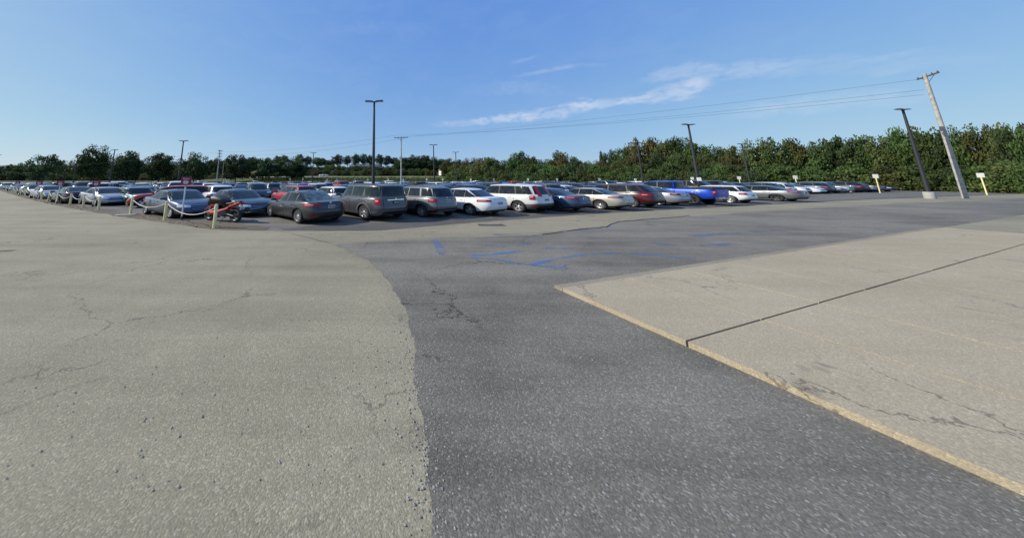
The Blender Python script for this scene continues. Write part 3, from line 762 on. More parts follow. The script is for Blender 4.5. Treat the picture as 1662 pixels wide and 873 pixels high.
    m_.v = [(p[0], bp_[1]-p[2], bz+p[1]*.6) for p in m_.v]; add('badge', m_, M_CHROME)
    if sp.get('antenna'):
        e = s.gext(1.0); m_ = MB(); u = e[0]+.25; z = s.roof(u)+.03; m_.box((0, u-L/2, z+.03), (.03, .10, .07), 0, None, .3); add('antenna', m_, M_BLACK)
    for ex in sp.get('extra', []): ex(s, add)
    # wheels
    ww = sp.get('ww', .21); tm, rm_ = wheel_meshes(rw, sp.get('rim', 'five'), ww)
    for u in (axR, axF):
        for sg in (-1, 1):
            i = add('wheel', None, None, False, (sg*(W/2-.035-ww)*SXY, (u-L/2)*SXY, rw*SZ), None, None, tm, sg < 0)
            add('rim', None, None, False, (0, 0, 0), i, None, rm_, False)
    PROTO[kind] = parts; return parts
def sedan(L=4.6, W=1.82, H=1.46, **k):
    q = L/4.6; d = dict(L=L, W=W, H=H, wb=2.68*q, rear=1.0*q, rw=.325,
        top=[(0, .90), (.2*q, .99), (.6*q, 1.035), (1.1*q, 1.01), (2.0*q, .965), (3.0*q, .945), (3.45*q, .935), (4.0*q, .86), (4.35*q, .76), (4.6*q, .66)],
        cab=(.52*q, 1.45*q, 2.55*q, 3.50*q, W/2*.875, W/2*.66), roof=[(0, H*.90), (1.2*q, H*.975), (1.9*q, H), (2.5*q, H*.985), (3.6*q, H*.93)],
        doors=[(1.28*q, 2.12*q), (2.15*q, 3.22*q)], win=[(None, (1.36*q, 1.40*q)), ((1.40*q, 1.44*q), (2.12*q, 2.08*q)), ((2.19*q, 2.15*q), None)],
        tail=[(.80, .905, .80, .94, .83, .95, M_RED)], back=[(-.52, .52, .70, 1.0, 'paint', 'trunk_lid'), (-.45, .45, .24, .34, M_BLACK, 'lower_bumper_trim')], antenna=True)
    d.update(k); return d
def suv(L=4.7, W=1.88, H=1.72, **k):
    q = L/4.7; d = dict(L=L, W=W, H=H, wb=2.75*q, rear=.95*q, rw=.36, zb=.26,
        top=[(0, 1.0), (.12*q, 1.08), (.6*q, 1.10), (1.6*q, 1.08), (3.0*q, 1.06), (3.5*q, 1.04), (4.1*q, .99), (4.45*q, .90), (4.7*q, .78)],
        iR=[(0, .14), (.1, .05), (.25, 0), (.45, .0), (.62, .04), (.8, .06), (.95, .07), (1, .10)],
        cab=(.06*q, .42*q, 2.95*q, 3.72*q, W/2*.885, W/2*.70), roof=[(0, H*.955), (.5*q, H*.985), (1.6*q, H), (2.9*q, H*.985), (3.8*q, H*.95)],
        doors=[(1.18*q, 2.1*q), (2.13*q, 3.2*q)], win=[(None, (1.08*q, 1.18*q)), ((1.14*q, 1.24*q), (2.1*q, 2.1*q)), ((2.17*q, 2.17*q), None)],
        tail=[(.835, .885, .92, 1.10, .90, 1.08, M_RED)], rwv=(.16, .84), rwk=.78, swv=(.14, .82), rp=.2, zd0=.40, cladding=.13, bulge=.02,
        back=[(-.58, .58, .62, 1.04, 'paint', 'tailgate'), (-.6, .6, .32, .48, M_BLACK, 'lower_bumper_trim')], plate=.86, head=[(.16, .07, .74, .90, .72, .86, M_LENS)],
        front=[(-.5, .5, .62, .84, M_BLACK, 'grille'), (-.6, .6, .32, .48, M_BLACK, 'lower_grille')])
    d.update(k); return d
def pick_extra(s, add):
    L = s.L; rz = s.zt(1.0)
    m_ = MB(); m_.box((0, .95-L/2, rz+.06), (s.W*.90, 1.72, .10)); 
    for k in range(3): m_.box((0, .42+.53*k-L/2+.0, rz+.112), (s.W*.88, .50, .012))
    add('bed_cover', m_, M_BLACK)
    m_ = MB(); m_.box((0, 1.90-L/2, .78), (s.W*1.004, .03, .78)); add('cab_gap', m_, M_WELL)
    m_ = MB()
    for sg in (-1, 1):
        m_.box((sg*.52, -L/2-.02, .60), (.66, .16, .15)); 
    m_.box((0, -L/2-.0, .58), (.5, .14, .10)); add('rear_bumper', m_, M_CHROME)
    m_ = MB(); m_.box((0, -L/2-.03, .42), (.10, .16, .08)); add('tow_hitch', m_, M_BLACK)
def decal(s, add):
    # white lettering on the bed side, seen as a short block of slanted characters
    for sg in (-1,):
        for ch, u0 in (('4', 1.02), ('x', .86), ('4', .72)):
            segs = {'4': [((.0, .0), (.0, .09)), ((-.085, .035), (.02, .035)), ((-.085, .035), (-.01, .09))], 'x': [((0, 0), (-.06, .06)), ((-.06, 0), (0, .06))]}[ch]
            m_ = MB()
            for (a, b_) in segs:
                pa = s.S(u0-a[0]*-1-.0, 1.0+a[1], .012, sg); pb = s.S(u0+b_[0], 1.0+b_[1], .012, sg)
                m_.tube([pa, pb], .011, 5)
            add('decal_letter', m_, M_WHITE)
def spoiler(s, add):
    e = s.gext(.97); m_ = MB()
    panel(m_, lambda a, b_, o: (L_(-1, 1, a)*e[2]*.86, e[0]-.10+b_*.22-s.L/2, s.roof(.3)-.01+o), 6, 2, .03, .04); add('roof_spoiler', m_, PAINTS['grey'], True)
def fog_red(s, add):
    for sg in (-1, 1):
        m_ = MB(); panel(m_, lambda a, b_, o: s.Q(L_(.845, .90, a), L_(.36, .43, b_), o, sg), 5, 2, .012, .03); add('rear_reflector', m_, M_RED)
def skid(s, add):
    m_ = MB(); panel(m_, lambda a, b_, o: s.E(L_(-.55, .55, a)*(1-.12*b_), L_(.36, .43, b_), o, False), 10, 2, .03, .03); add('skid_plate', m_, M_ALLOY)
def hatch_handle(s, add):
    m_ = MB(); panel(m_, lambda a, b_, o: s.E(L_(-.42, .42, a), L_(1.03, 1.075, b_), o, False), 10, 1, .03, .03); add('tailgate_strip', m_, M_CHROME)
MODELS = {
 'compact_sedan': sedan(4.53, 1.82, 1.47, rim='ten', rglass=M_GLASSL, tail=[(.79, .925, .80, .93, .84, .95, M_RED)], extra=[fog_red], plate=.80),
 'white_sedan': sedan(4.78, 1.84, 1.50, rim='five', tail=[(.80, .915, .80, .93, .83, .93, M_RED)], plate=.72),
 'blue_sedan': sedan(4.87, 1.84, 1.45, rim='dark', tail=[(.82, .93, .88, .98, .86, .97, M_RED)], plate=.84),
 'beige_sedan': sedan(4.62, 1.80, 1.43, rim='ten', tail=[(.80, .93, .84, .92, .86, .96, M_REDD)], plate=.46),
 'silver_sedan': sedan(4.85, 1.84, 1.47, rim='five', tail=[(.83, .91, .84, .98, .84, .98, M_REDD)], plate=.84),
 'family_sedan': sedan(4.85, 1.86, 1.47, rim='five', front=[(-.50, .50, .50, .72, M_BLACK, 'grille'), (-.62, .62, .24, .36, M_BLACK, 'lower_grille')], head=[(.17, .075, .62, .77, .60, .74, M_LENS)]),
 'wide_grille_sedan': sedan(4.88, 1.86, 1.46, rim='ten', front=[(-.62, .62, .46, .64, M_BLACK, 'grille'), (-.7, .7, .24, .34, M_CHROME, 'lower_grille')], head=[(.17, .08, .62, .74, .58, .68, M_LENS)]),
 'boxy_suv': suv(4.80, 1.91, 1.80, top=[(0, 1.12), (.12, 1.16), (.6, 1.17), (1.6, 1.15), (3.0, 1.13), (3.5, 1.10), (4.1, 1.06), (4.5, .99), (4.8, .86)], roof=[(0, 1.76), (.5, 1.78), (1.6, 1.79), (2.9, 1.78), (3.8, 1.70)], rw=.385, wb=2.79, rear=1.05, arch='grey', rails='black', clad_grey=True, cladding=.2, rim='six', cab=(.06, .20, 2.95, 3.6, .865, .77), bpil=False,
    win=[(None, (1.02, 1.14)), ((1.28, 1.14), (2.1, 2.02)), ((2.2, 2.14), None)], tail=[(.838, .885, .82, 1.12, .82, 1.10, M_RED)], plate=.93, plate_m=M_BLACK, extra=[hatch_handle]),
 'small_suv': suv(4.25, 1.77, 1.66, rw=.335, wb=2.55, rear=.85, rim='five', rails='grey', tail=[(.82, .895, .86, 1.02, .86, 1.02, M_RED)], plate=.90, extra=[skid, fog_red], bpil=False,
    win=[(None, (.92, 1.02)), ((1.04, 1.12), (1.9, 1.88)), ((1.97, 1.95), None)], doors=[(1.05, 1.9), (1.93, 2.95)]),
 'wagon_suv': suv(4.8, 1.90, 1.74, rim='five', pillar_lamp=True, tail=[(.84, .885, .84, 1.08, .84, 1.08, M_RED)], clad_grey=True, cladding=.3, extra=[fog_red], rwk=.70, plate=.82),
 'round_suv': suv(4.88, 1.88, 1.70, rim='five', cab=(.10, .72, 2.95, 3.80, .83, .62), tail=[(.82, .90, .88, 1.03, .88, 1.02, M_RED)], rp=.26),
 'crossover': suv(4.5, 1.85, 1.62, rim='five', cab=(.10, .62, 2.7, 3.55, .80, .60), tail=[(.82, .91, .88, 1.0, .88, 1.0, M_RED)], rp=.24),
 'hatchback': suv(4.2, 1.77, 1.50, rw=.32, wb=2.6, rear=.8, zb=.2, rim='seven', top=[(0, .84), (.12, .95), (.6, .98), (1.6, .96), (3.0, .94), (3.3, .92), (3.7, .86), (4.0, .78), (4.2, .66)],
    cab=(.10, .55, 2.3, 3.2, .77, .58), doors=[(1.05, 1.85), (1.88, 2.85)], win=[(None, (1.0, 1.08)), ((1.06, 1.14), (1.86, 1.84)), ((1.92, 1.9), None)], zd0=.3, cladding=.06, tail=[(.83, .90, .76, .92, .76, .92, M_RED)], plate=.7, back=[(-.5, .5, .55, .9, 'paint', 'tailgate')],
    head=[(.16, .07, .62, .78, .60, .74, M_LENS)], front=[(-.4, .4, .50, .64, M_BLACK, 'grille'), (-.5, .5, .24, .38, M_BLACK, 'lower_grille')]),
 'round_hatchback': suv(3.85, 1.73, 1.44, rw=.31, wb=2.5, rear=.68, zb=.2, rim='five', top=[(0, .84), (.12, .93), (.6, .95), (1.6, .94), (2.7, .92), (3.0, .90), (3.4, .86), (3.65, .78), (3.85, .62)],
    cab=(.08, .3, 2.15, 2.75, .77, .66), doors=[(1.0, 1.5), (1.55, 2.55)], win=[(None, (1.5, 1.5)), ((1.56, 1.56), None)], rp=.2, zd0=.3, cladding=.1, tail=[(.84, .89, .66, .88, .66, .88, M_RED)], plate=.62, back=[(-.5, .5, .5, .85, 'paint', 'tailgate')],
    head=[(.16, .09, .60, .78, .60, .78, M_LENS)], front=[(-.35, .35, .44, .64, M_BLACK, 'grille'), (-.4, .4, .24, .34, M_BLACK, 'lower_grille')], wsv=(.1, .86)),
 'pickup_truck': dict(L=5.75, W=2.02, H=1.95, wb=3.55, rear=1.15, rw=.42, zb=.46, ww=.27, n=7, crown=.01,
    top=[(0, 1.27), (.3, 1.29), (1.88, 1.29), (1.95, 1.29), (3.0, 1.27), (4.2, 1.25), (4.9, 1.22), (5.4, 1.15), (5.75, 1.0)],
    iR=[(0, .10), (.1, .03), (.25, .0), (1, .0)], iF=[(0, .14), (.1, .03), (.25, 0), (.6, 0), (.9, .04), (1, .12)],
    cab=(1.95, 2.03, 3.55, 4.30, .89, .74), roof=[(0, 1.9), (2.2, 1.93), (3.0, 1.95), (3.6, 1.93), (4.4, 1.85)], rwv=(.18, .84), rwk=.84, rp=.14,
    doors=[(2.0, 2.82), (2.86, 3.9)], win=[(None, (2.84, 2.84)), ((2.92, 2.92), None)], arch='black', rim='dark', tail=[(.875, .905, .86, 1.16, .86, 1.16, M_RED)], zd0=.6, cladding=.02,
    back=[(-.78, .78, .74, 1.22, 'paint', 'tailgate')], plate=.64, badge=.98, head=[(.15, .10, .82, 1.02, .82, 1.02, M_LENS)], front=[(-.62, .62, .72, 1.04, M_CHROME, 'grille'), (-.9, .9, .46, .62, M_CHROME, 'front_bumper')], extra=[pick_extra, decal], mir=3.75),
}
PMESH = {}
def painted(me, colour):
    k = (me.name, colour)
    if k not in PMESH:
        c = me.copy(); c.materials[0] = PAINTS[colour]; PMESH[k] = c
    return PMESH[k]
def orient(o, loc, h):
    """stand on the lot's slope, nose towards azimuth h"""
    x, y = loc[0], loc[1]; e = .6
    n = Vector((-(lot_z(x+e, y)-lot_z(x-e, y))/(2*e), -(lot_z(x, y+e)-lot_z(x, y-e))/(2*e), 1)).normalized()
    f = Vector((math.sin(R(h)), math.cos(R(h)), 0)); r = f.cross(n).normalized(); f = n.cross(r)
    m = Matrix((r, f, n)).transposed().to_4x4(); m.translation = Vector(loc); o.matrix_world = m
CARS = []     # (x, y, radius) of every parked car
def detailed_car(kind, colour, h, label, anchor=None, px=None, loc=None, group='cars parked in the lot', name=None, cat=None):
    sp = MODELS[kind]; L, W = sp['L'], sp['W']
    root = empty(name or ('pickup_truck' if 'pickup' in kind else 'parked_car'))
    f = Vector((math.sin(R(h)), math.cos(R(h)))); r = Vector((math.cos(R(h)), -math.sin(R(h))))
    if loc is None:
        g_ = G(*px); lx = (-1 if anchor[1] == 'L' else 1)*(W/2-.06)*SXY; ly = ((sp['rear'] if anchor[0] == 'R' else sp['rear']+sp['wb'])-L/2)*SXY
        c = Vector((g_.x, g_.y))-f*ly-r*lx; loc = (c.x, c.y)
    z = lot_z(*loc)+.006; orient(root, (loc[0], loc[1], z), h)
    tag(root, label, cat or ('pickup truck' if 'pickup' in kind else 'car'), group)
    made = []
    for (nm, me, pt, lc, par, lab, flip) in car_parts(kind):
        o = mesh_obj(nm, painted(me, colour) if pt else me, root if par is None else made[par])
        if lc: o.location = lc
        if flip: o.rotation_euler = (0, 0, math.pi)
        if nm == 'wheel':   # random steer-free roll of the spokes
            o.rotation_euler = (random.uniform(0, .6) if not flip else 0, 0, math.pi if flip else 0)
        if nm == 'plate_lettering': o['kind'] = 'stuff'
        made.append(o)
    CARS.append((loc[0], loc[1])); return root
# front row, left to right
FRONT = [
 ('family_sedan', 'blue grey', 122, 'FR', (274, 355.0), 'blue-grey sedan facing the driveway behind the maroon row sign and white rope'),
 ('wide_grille_sedan', 'slate', 127, 'FR', (376, 352.5), 'dark slate blue sedan parked nose out behind the red motorcycle'),
 ('compact_sedan', 'charcoal', -46, 'RL', (482.4, 363.1), 'charcoal compact sedan seen from behind, nearest car in the front row'),
 ('boxy_suv', 'gunmetal', -38, 'RL', (590, 357.4), 'large dark grey boxy SUV with roof rack and chrome tailgate strip'),
 ('small_suv', 'grey', -33, 'RL', (684, 352.8), 'mid grey small SUV between the dark boxy SUV and a white sedan'),
 ('white_sedan', 'white', -31, 'RL', (763, 349.3), 'white sedan with wide red tail lights beside the small grey SUV'),
 ('wagon_suv', 'pearl', -28, 'RL', (842, 345.2), 'pearl white wagon style SUV with tall red pillar lamps'),
 ('blue_sedan', 'steel blue', -25, 'RL', (901.7, 343), 'steel blue sedan with black wheels in the front row'),
 ('beige_sedan', 'beige', -23, 'RL', (974.8, 340.4), 'beige sedan with bright multi-spoke alloy wheels'),
 ('round_suv', 'maroon', -22, 'RL', (1026, 337.0), 'maroon SUV in the front row beside the beige sedan'),
 ('silver_sedan', 'silver', -21, 'RL', (1070, 333.4), 'silver sedan squeezed between maroon SUV and blue pickup'),
 ('pickup_truck', 'bright blue', -19, 'RL', (1123, 332.2), 'bright blue pickup truck with black bed cover and white 4x4 letters'),
 ('hatchback', 'white', -16, 'RL', (1186, 329.8), 'white hatchback right of the bright blue pickup truck'),
 ('blue_sedan', 'grey', -14, 'RL', (1262, 326.8), 'grey sedan second to the right of the bright blue pickup'),
]
FRONT_PX = []
for (k, c, h, an, px, lab) in FRONT:
    detailed_car(k, c, h, lab, an, px, group='cars in the front row')
detailed_car('wide_grille_sedan', 'silver', 118, 'silver sedan facing the driveway behind the second row sign', 'FR', (153, 334.6))
detailed_car('round_hatchback', 'teal', 120, 'small teal hatchback between the silver sedan and the red SUV', 'FR', (206, 334.2))
detailed_car('crossover', 'red', -112, 'bright red SUV pointing left behind the blue-grey sedan', 'FL', (231, 338))
detailed_car('blue_sedan', 'navy', -60, 'navy sedan seen from behind near the third row sign', 'RL', (97, 331))
detailed_car('family_sedan', 'silver', 117, 'silver sedan facing out on the left between rope posts', 'FR', (62, 323.3))
detailed_car('family_sedan', 'slate', 117, 'dark sedan facing out, fourth nose-out car along the rope fence', 'FR', (41, 317.8))
detailed_car('crossover', 'white', -44, 'white SUV with red tail lights behind the blue-grey and slate sedans', 'RL', (330, 336))
detailed_car('crossover', 'red', -44, 'red SUV seen over the roof of the charcoal compact sedan', 'RL', (470, 337))
detailed_car('hatchback', 'white', -42, 'white hatchback just behind the charcoal compact sedan, left of the boxy SUV', 'RL', (530, 335.3))
# remaining rows
COLS = ['white', 'silver', 'grey', 'black', 'charcoal', 'navy', 'red', 'maroon', 'white', 'silver', 'blue grey', 'slate', 'beige', 'white', 'steel blue', 'pearl', 'grey', 'black', 'sky blue', 'green']
KINDS = ['white_sedan', 'silver_sedan', 'family_sedan', 'blue_sedan', 'crossover', 'round_suv', 'small_suv', 'hatchback', 'crossover', 'boxy_suv', 'round_suv', 'pickup_truck', 'wide_grille_sedan']
KNAME = {'crossover': 'SUV', 'round_suv': 'SUV', 'small_suv': 'small SUV', 'boxy_suv': 'boxy SUV', 'wagon_suv': 'wagon', 'hatchback': 'hatchback', 'round_hatchback': 'hatchback', 'pickup_truck': 'pickup'}
SECOND = {400: ('silver_sedan', 'black'), 455: ('crossover', 'red'), 505: ('crossover', 'white'), 548: ('hatchback', 'white'), 610: ('silver_sedan', 'grey'), 680: ('hatchback', 'maroon'), 745: ('crossover', 'charcoal'), 800: ('silver_sedan', 'white'),
          850: ('small_suv', 'slate'), 905: ('white_sedan', 'white'), 960: ('blue_sedan', 'navy'), 1020: ('crossover', 'grey'), 1080: ('crossover', 'white'), 1130: ('pickup_truck', 'black'), 1190: ('crossover', 'green')}
def far_mesh(kind, colour):
    key = ('far', kind, colour)
    if key in PROTO: return PROTO[key]
    sp = MODELS[kind]; s = Shape(sp); mb = MB(); L, W = s.L, s.W
    shell(mb, s.P, s.tb, [0, .3, .7, .92, 1.0], 22, .03, lambda t, j, n: 1 if t < .0 else 0, 0, 2, False)
    nqg = 18; tot = 2*(nqg-1)
    def gm(t, j, n):
        if t > .75: return 0
        q = j/(nqg-1) if j < nqg else (n-j)/(nqg-1)
        X, Y = s.tg(min(1, max(0, (j+.5)/(nqg-1) if j < nqg-1 else (n-j-.5)/(nqg-1))))
        return 0 if X > .8 and (abs(Y) > .90 or abs(Y+.02) < .04) else 2
    shell(mb, s.GP, s.tg, [0, .12, .82, .94, 1.0], nqg, .04, lambda t, j, n: 0 if t < .1 else gm(t, j, n), 0, 2, False)
    for u in (sp['rear'], sp['rear']+sp['wb']):
        for sg in (-1, 1):
            rw = sp['rw']; mb.lathe([(rw*1.12, 0), (0.001, 0)], 'X', 12, 1, (sg*(W/2*1.004), u-L/2, rw*1.03))
            mb.lathe([(rw, -.1), (rw, 0), (rw*.6, .003)], 'X', 14, 1, (sg*(W/2*1.012), u-L/2, rw)); mb.lathe([(rw*.6, .004*sg), (0.001, .004*sg)], 'X', 12, 5, (sg*(W/2*1.016), u-L/2, rw))
    for sg in (-1, 1):
        q0, q1, a0, a1, b0, b1, mm = sp['tail'][0]; panel(mb, lambda a, b_, o: s.Q(L_(q0, q1, a), L_(L_(a0, b0, a), L_(a1, b1, a), b_), o, sg), 4, 1, .02, .03, 3)
        q0, q1, a0, a1, b0, b1, mm = sp.get('head', [(.155, .065, .64, .76, .58, .68, M_LENS)])[0]; panel(mb, lambda a, b_, o: s.Q(L_(q0, q1, a), L_(L_(a0, b0, a), L_(a1, b1, a), b_), o, sg), 4, 1, .02, .03, 4)
        u = sp.get('mir', s.g[3]-.42); mb.box((sg*(W/2+.08), u-L/2, s.zt(u)+.09), (.2, .12, .14), 0)
    panel(mb, lambda a, b_, o: s.E(L_(-.5, .5, a), L_(.5, .68, b_), o, True), 4, 1, .02, .03, 1)
    panel(mb, lambda a, b_, o: s.E(L_(-.16, .16, a), L_(.75, .88, b_), o, False), 2, 1, .02, .03, 4)
    panel(mb, lambda a, b_, o: s.E(L_(-.7, .7, a), L_(.26, .36, b_), o, False), 4, 1, .02, .03, 1)
    me = mb.mesh('parked_car', [PAINTS[colour], M_BLACK, M_GLASS, M_RED, M_LENS, M_ALLOY], sharp=45, scale=SCL)
    PROTO[key] = me; return me
FAR = []
def free(x, y, r=2.75):
    return all((x-a)**2+(y-b_)**2 > r*r for a, b_ in CARS)
def hedge_x(y):
    for (x0, y0), (x1, y1) in zip(HEDGE, HEDGE[1:]):
        if y1 <= y <= y0: return x0+(x1-x0)*(y0-y)/(y0-y1)
    return 30
rows_d = [19.6, 31.5, 37.0, 49, 54.5, 66.5, 72, 84, 89.5, 101, 106.5]
BN = Vector((-BD.y, BD.x))
if (Vector((0, 40))-Vector((B0.x, B0.y))).dot(BN) < 0: BN = -BN
for ri, d in enumerate(rows_d):
    s_ = -150.0+ri*.7
    while s_ < 160:
        s_ += 3.2
        p = RN*d+RD*s_; x, y = p.x+random.uniform(-.15, .15), p.y+random.uniform(-.25, .25)
        if y < 6 or y > 108 or x > hedge_x(y)-5: continue
        if (Vector((x, y))-Vector((B0.x, B0.y))).dot(BN) < 3.4: continue
        px, py = project((x, y, lot_z(x, y)+.8))
        if px < -40 or px > 1400: continue
        if y > 88 and 250 < px < 500 and random.random() < .75: continue
        if random.random() > (1.0 if ri < 3 else .95 if ri < 6 else .86): continue
        if not free(x, y): continue
        # lens-near rows swing gently with position, like the front row
        base = -34 if px < 640 else max(-34+(px-640)/FL*14, -20)
        h = base+(180 if (ri % 2 == 1) ^ (random.random() < .22) else 0)+random.uniform(-1.5, 1.5)
        kind = random.choice(KINDS); colour = random.choice(COLS)
        if ri == 0:
            kk = min(SECOND, key=lambda k: abs(k-px))
            if abs(kk-px) < 42: kind, colour = SECOND[kk]; 
            h = base+(180 if random.random() < .6 else 0)
        if kind == 'pickup_truck' and colour in ('sky blue', 'beige'): colour = 'white'
        FAR.append([x, y, h, kind, colour, px, ri]); CARS.append((x, y))
# landmarks used to tell the far cars and trees apart
MARKS = [(0, 'far left rope posts'), (95, 'third row sign'), (160, 'second row sign'), (228, 'bright red SUV'), (300, 'first row sign'), (357, 'grey utility pole'), (400, 'slate nose-out sedan'), (460, 'charcoal front-row sedan'), (509, 'distant lamp post'), (560, 'boxy dark SUV'),
         (604, 'tall centre lamp post'), (651, 'pale utility pole'), (703, 'slim middle lamp post'), (742, 'small slim lamp post'), (800, 'white front-row sedan'), (860, 'pearl wagon SUV'), (925, 'steel blue sedan'), (985, 'beige sedan'), (1036, 'maroon SUV lamp post'), (1085, 'silver front-row sedan'), (1132, 'blue pickup lamp post'),
         (1190, 'white front-row hatchback'), (1262, 'grey sedan beyond pickup'), (1465, 'far right lamp post'), (1530, 'far right utility pole'), (1660, 'right edge of the lot')]
ORD = ['first', 'second', 'third', 'fourth', 'fifth', 'sixth', 'seventh', 'eighth', 'ninth', 'tenth', 'eleventh', 'twelfth']
def place_labels(items, fmt1, fmtn):
    """items: list of dicts with px, desc, band; labels single each one out by landmark and order"""
    bins = {}
    for it in items:
        mk = min(MARKS, key=lambda m: abs(m[0]-it['px']))[1]; bins.setdefault((it['desc'], it['band'], mk), []).append(it)
    for (desc, band, mk), L2 in bins.items():
        L2.sort(key=lambda i: i['px'])
        for i, it in enumerate(L2):
            it['label'] = fmt1.format(desc=desc, band=band, mark=mk) if len(L2) == 1 else fmtn.format(ord=ORD[min(i, 11)], desc=desc, band=band, mark=mk)
RN_ = ['second', 'third', 'fourth', 'fifth', 'sixth', 'seventh', 'eighth', 'ninth', 'tenth', 'eleventh', 'twelfth']
items = [dict(px=c[5], desc='%s %s' % (c[4], KNAME.get(c[3], 'sedan')), band=RN_[c[6]], c=c) for c in FAR]
place_labels(items, '{desc}, {band} row, behind the {mark}', '{ord} {desc} from left, {band} row, behind the {mark}')
for it in items:
    x, y, h, kind, colour, px, ri = it['c']
    if y < 44 and ri < 3:
        CARS.pop(); detailed_car(kind, colour, h, it['label'], loc=(x, y))
    else:
        o = mesh_obj('pickup_truck' if kind == 'pickup_truck' else 'parked_car', far_mesh(kind, colour))
        orient(o, (x, y, lot_z(x, y)+.006), h); tag(o, it['label'], 'pickup truck' if kind == 'pickup_truck' else 'car', 'cars parked in the lot')
# a few vehicles on the bare ground beyond the last row
for (px, py, kind, colour, h, lab) in [(414, 301.3, 'pickup_truck', 'white', -84, 'white pickup standing alone on the bare ground left of centre'), (386, 299.5, 'silver_sedan', 'black', 10, 'black car standing alone beyond the last row near the utility pole'),
        (324, 302.3, 'pickup_truck', 'white', -70, 'white pickup beyond the last row right of the first sign'), (455, 300.3, 'crossover', 'navy', 30, 'navy SUV at the edge of the bare ground'), (372, 297.6, 'boxy_suv', 'white', 80, 'long white vehicle far off by the grass strip'),
        (1022, 301.5, 'pickup_truck', 'white', -70, 'white pickup in front of the woods above the maroon SUV'), (888, 302.5, 'boxy_suv', 'white', 75, 'white boxy SUV in front of the woods above the steel blue sedan'), (965, 302, 'boxy_suv', 'pearl', -75, 'off-white boxy SUV in front of the woods above the beige sedan'), (948, 301.5, 'crossover', 'red', -20, 'red SUV in front of the woods right of two white ones')]:
    w = G(px, py)
    if w.y > 125: w = AT(px, 298, 124)
    o = mesh_obj('pickup_truck' if kind == 'pickup_truck' else 'parked_car', far_mesh(kind, colour)); orient(o, (w.x, w.y, terr(w.x, w.y)+.01), h)
    tag(o, lab, 'pickup truck' if kind == 'pickup_truck' else 'car', 'vehicles near the edge of the lot')
# ------------------------------------------------------------------ posts, rope, signs
post = MB(); post.tube([(0, 0, -.05), (0, 0, .86), (0, 0, .90), (0, 0, .915)], [.062, .060, .054, .02], 12); post_me = post.mesh('bollard', M_YEL)
LEAN = [0, .0, 0, -1.5, 0, 2, 0, -2, 3, -3, 5, -6, 3, -4, 6, -3, 2, 5]
POSLAB = ['nearest to the camera beside the red motorcycle', 'left of the first maroon row sign', 'standing on a small concrete pad left of the blue-grey sedan', 'in front of the silver nose-out sedan', 'just left of the second row sign', 'behind the navy sedan\'s rope span']
tops = []
for i, (w, ln) in enumerate(zip(bw, LEAN)):
    o = mesh_obj('bollard', post_me); o.location = (w.x, w.y, w.z); o.rotation_euler = (R(ln*.6), R(ln), R(37*i)); o.scale = (1, 1, random.uniform(.95, 1.03))
    lab = 'pale yellow post '+POSLAB[i] if i < len(POSLAB) else 'pale yellow post, %s of the small far ones counted from the third row sign leftwards' % ORD[i-6]
    tag(o, lab, 'bollard', 'yellow posts along the driveway edge')
    tops.append(Vector((w.x, w.y, w.z+.80))+Vector((math.sin(R(ln)), 0, 0))*.8)
for i in range(0, len(tops)-1):
    if i == 2: continue      # the rope is missing here
    a, b_ = tops[i], tops[i+1]; sag = [.40, .30, 0, .30, .28, .3][i] if i < 6 else .3
    pts = [a.lerp(b_, k/16)-Vector((0, 0, sag*4*(k/16)*(1-k/16))) for k in range(17)]
    r_ = MB(); r_.tube(pts, .018, 6)
    for e, s_ in ((a, 1), (b_, -1)): r_.lathe([(.062, -.016), (.080, 0), (.062, .016)], 'Z', 12, 0, e)
    wh = ['white rope sagging low between the two nearest posts, under the maroon sign', 'white rope hanging across the rear wheel of the blue-grey sedan', '', 'white rope hanging at the corner of the silver nose-out sedan', 'white rope behind the navy sedan', 'white rope left of the navy sedan']
    tag(r_.obj('rope', M_ROPE), wh[i] if i < 6 else 'thin white rope span, %s one left of the third row sign' % ORD[i-6], 'rope', 'ropes between the yellow posts')
pw = G(204, 349.3); pad = MB(); pad.box((0, 0, .02), (.9, .45, .04), 0, Matrix.Rotation(R(24), 3, 'Z')); po = pad.obj('concrete_pad', M_CONCB); po.location = (pw.x, pw.y, lot_z(pw.x, pw.y)); tag(po, 'thin pale concrete pad at the foot of the third yellow post', 'pad')
def text_mesh(name, s_, size, m, extr=.003):
    c = bpy.data.curves.new(name, 'FONT'); c.body = s_; c.size = size; c.extrude = extr; c.align_x = 'CENTER'; c.align_y = 'CENTER'
    o = bpy.data.objects.new('tmp', c); COL.objects.link(o); bpy.context.view_layer.update()
    me = bpy.data.meshes.new_from_object(o.evaluated_get(bpy.context.evaluated_depsgraph_get())); bpy.data.objects.remove(o)
    me.materials.clear(); me.materials.append(m)
    me.transform(Matrix.Rotation(math.pi/2, 4, 'X')); return me
T1 = text_mesh('sign_word', 'Row', .13, M_INKW); T2 = text_mesh('sign_number', '7', .15, M_MAROON); T3 = text_mesh('sign_number', '8', .15, M_MAROON)
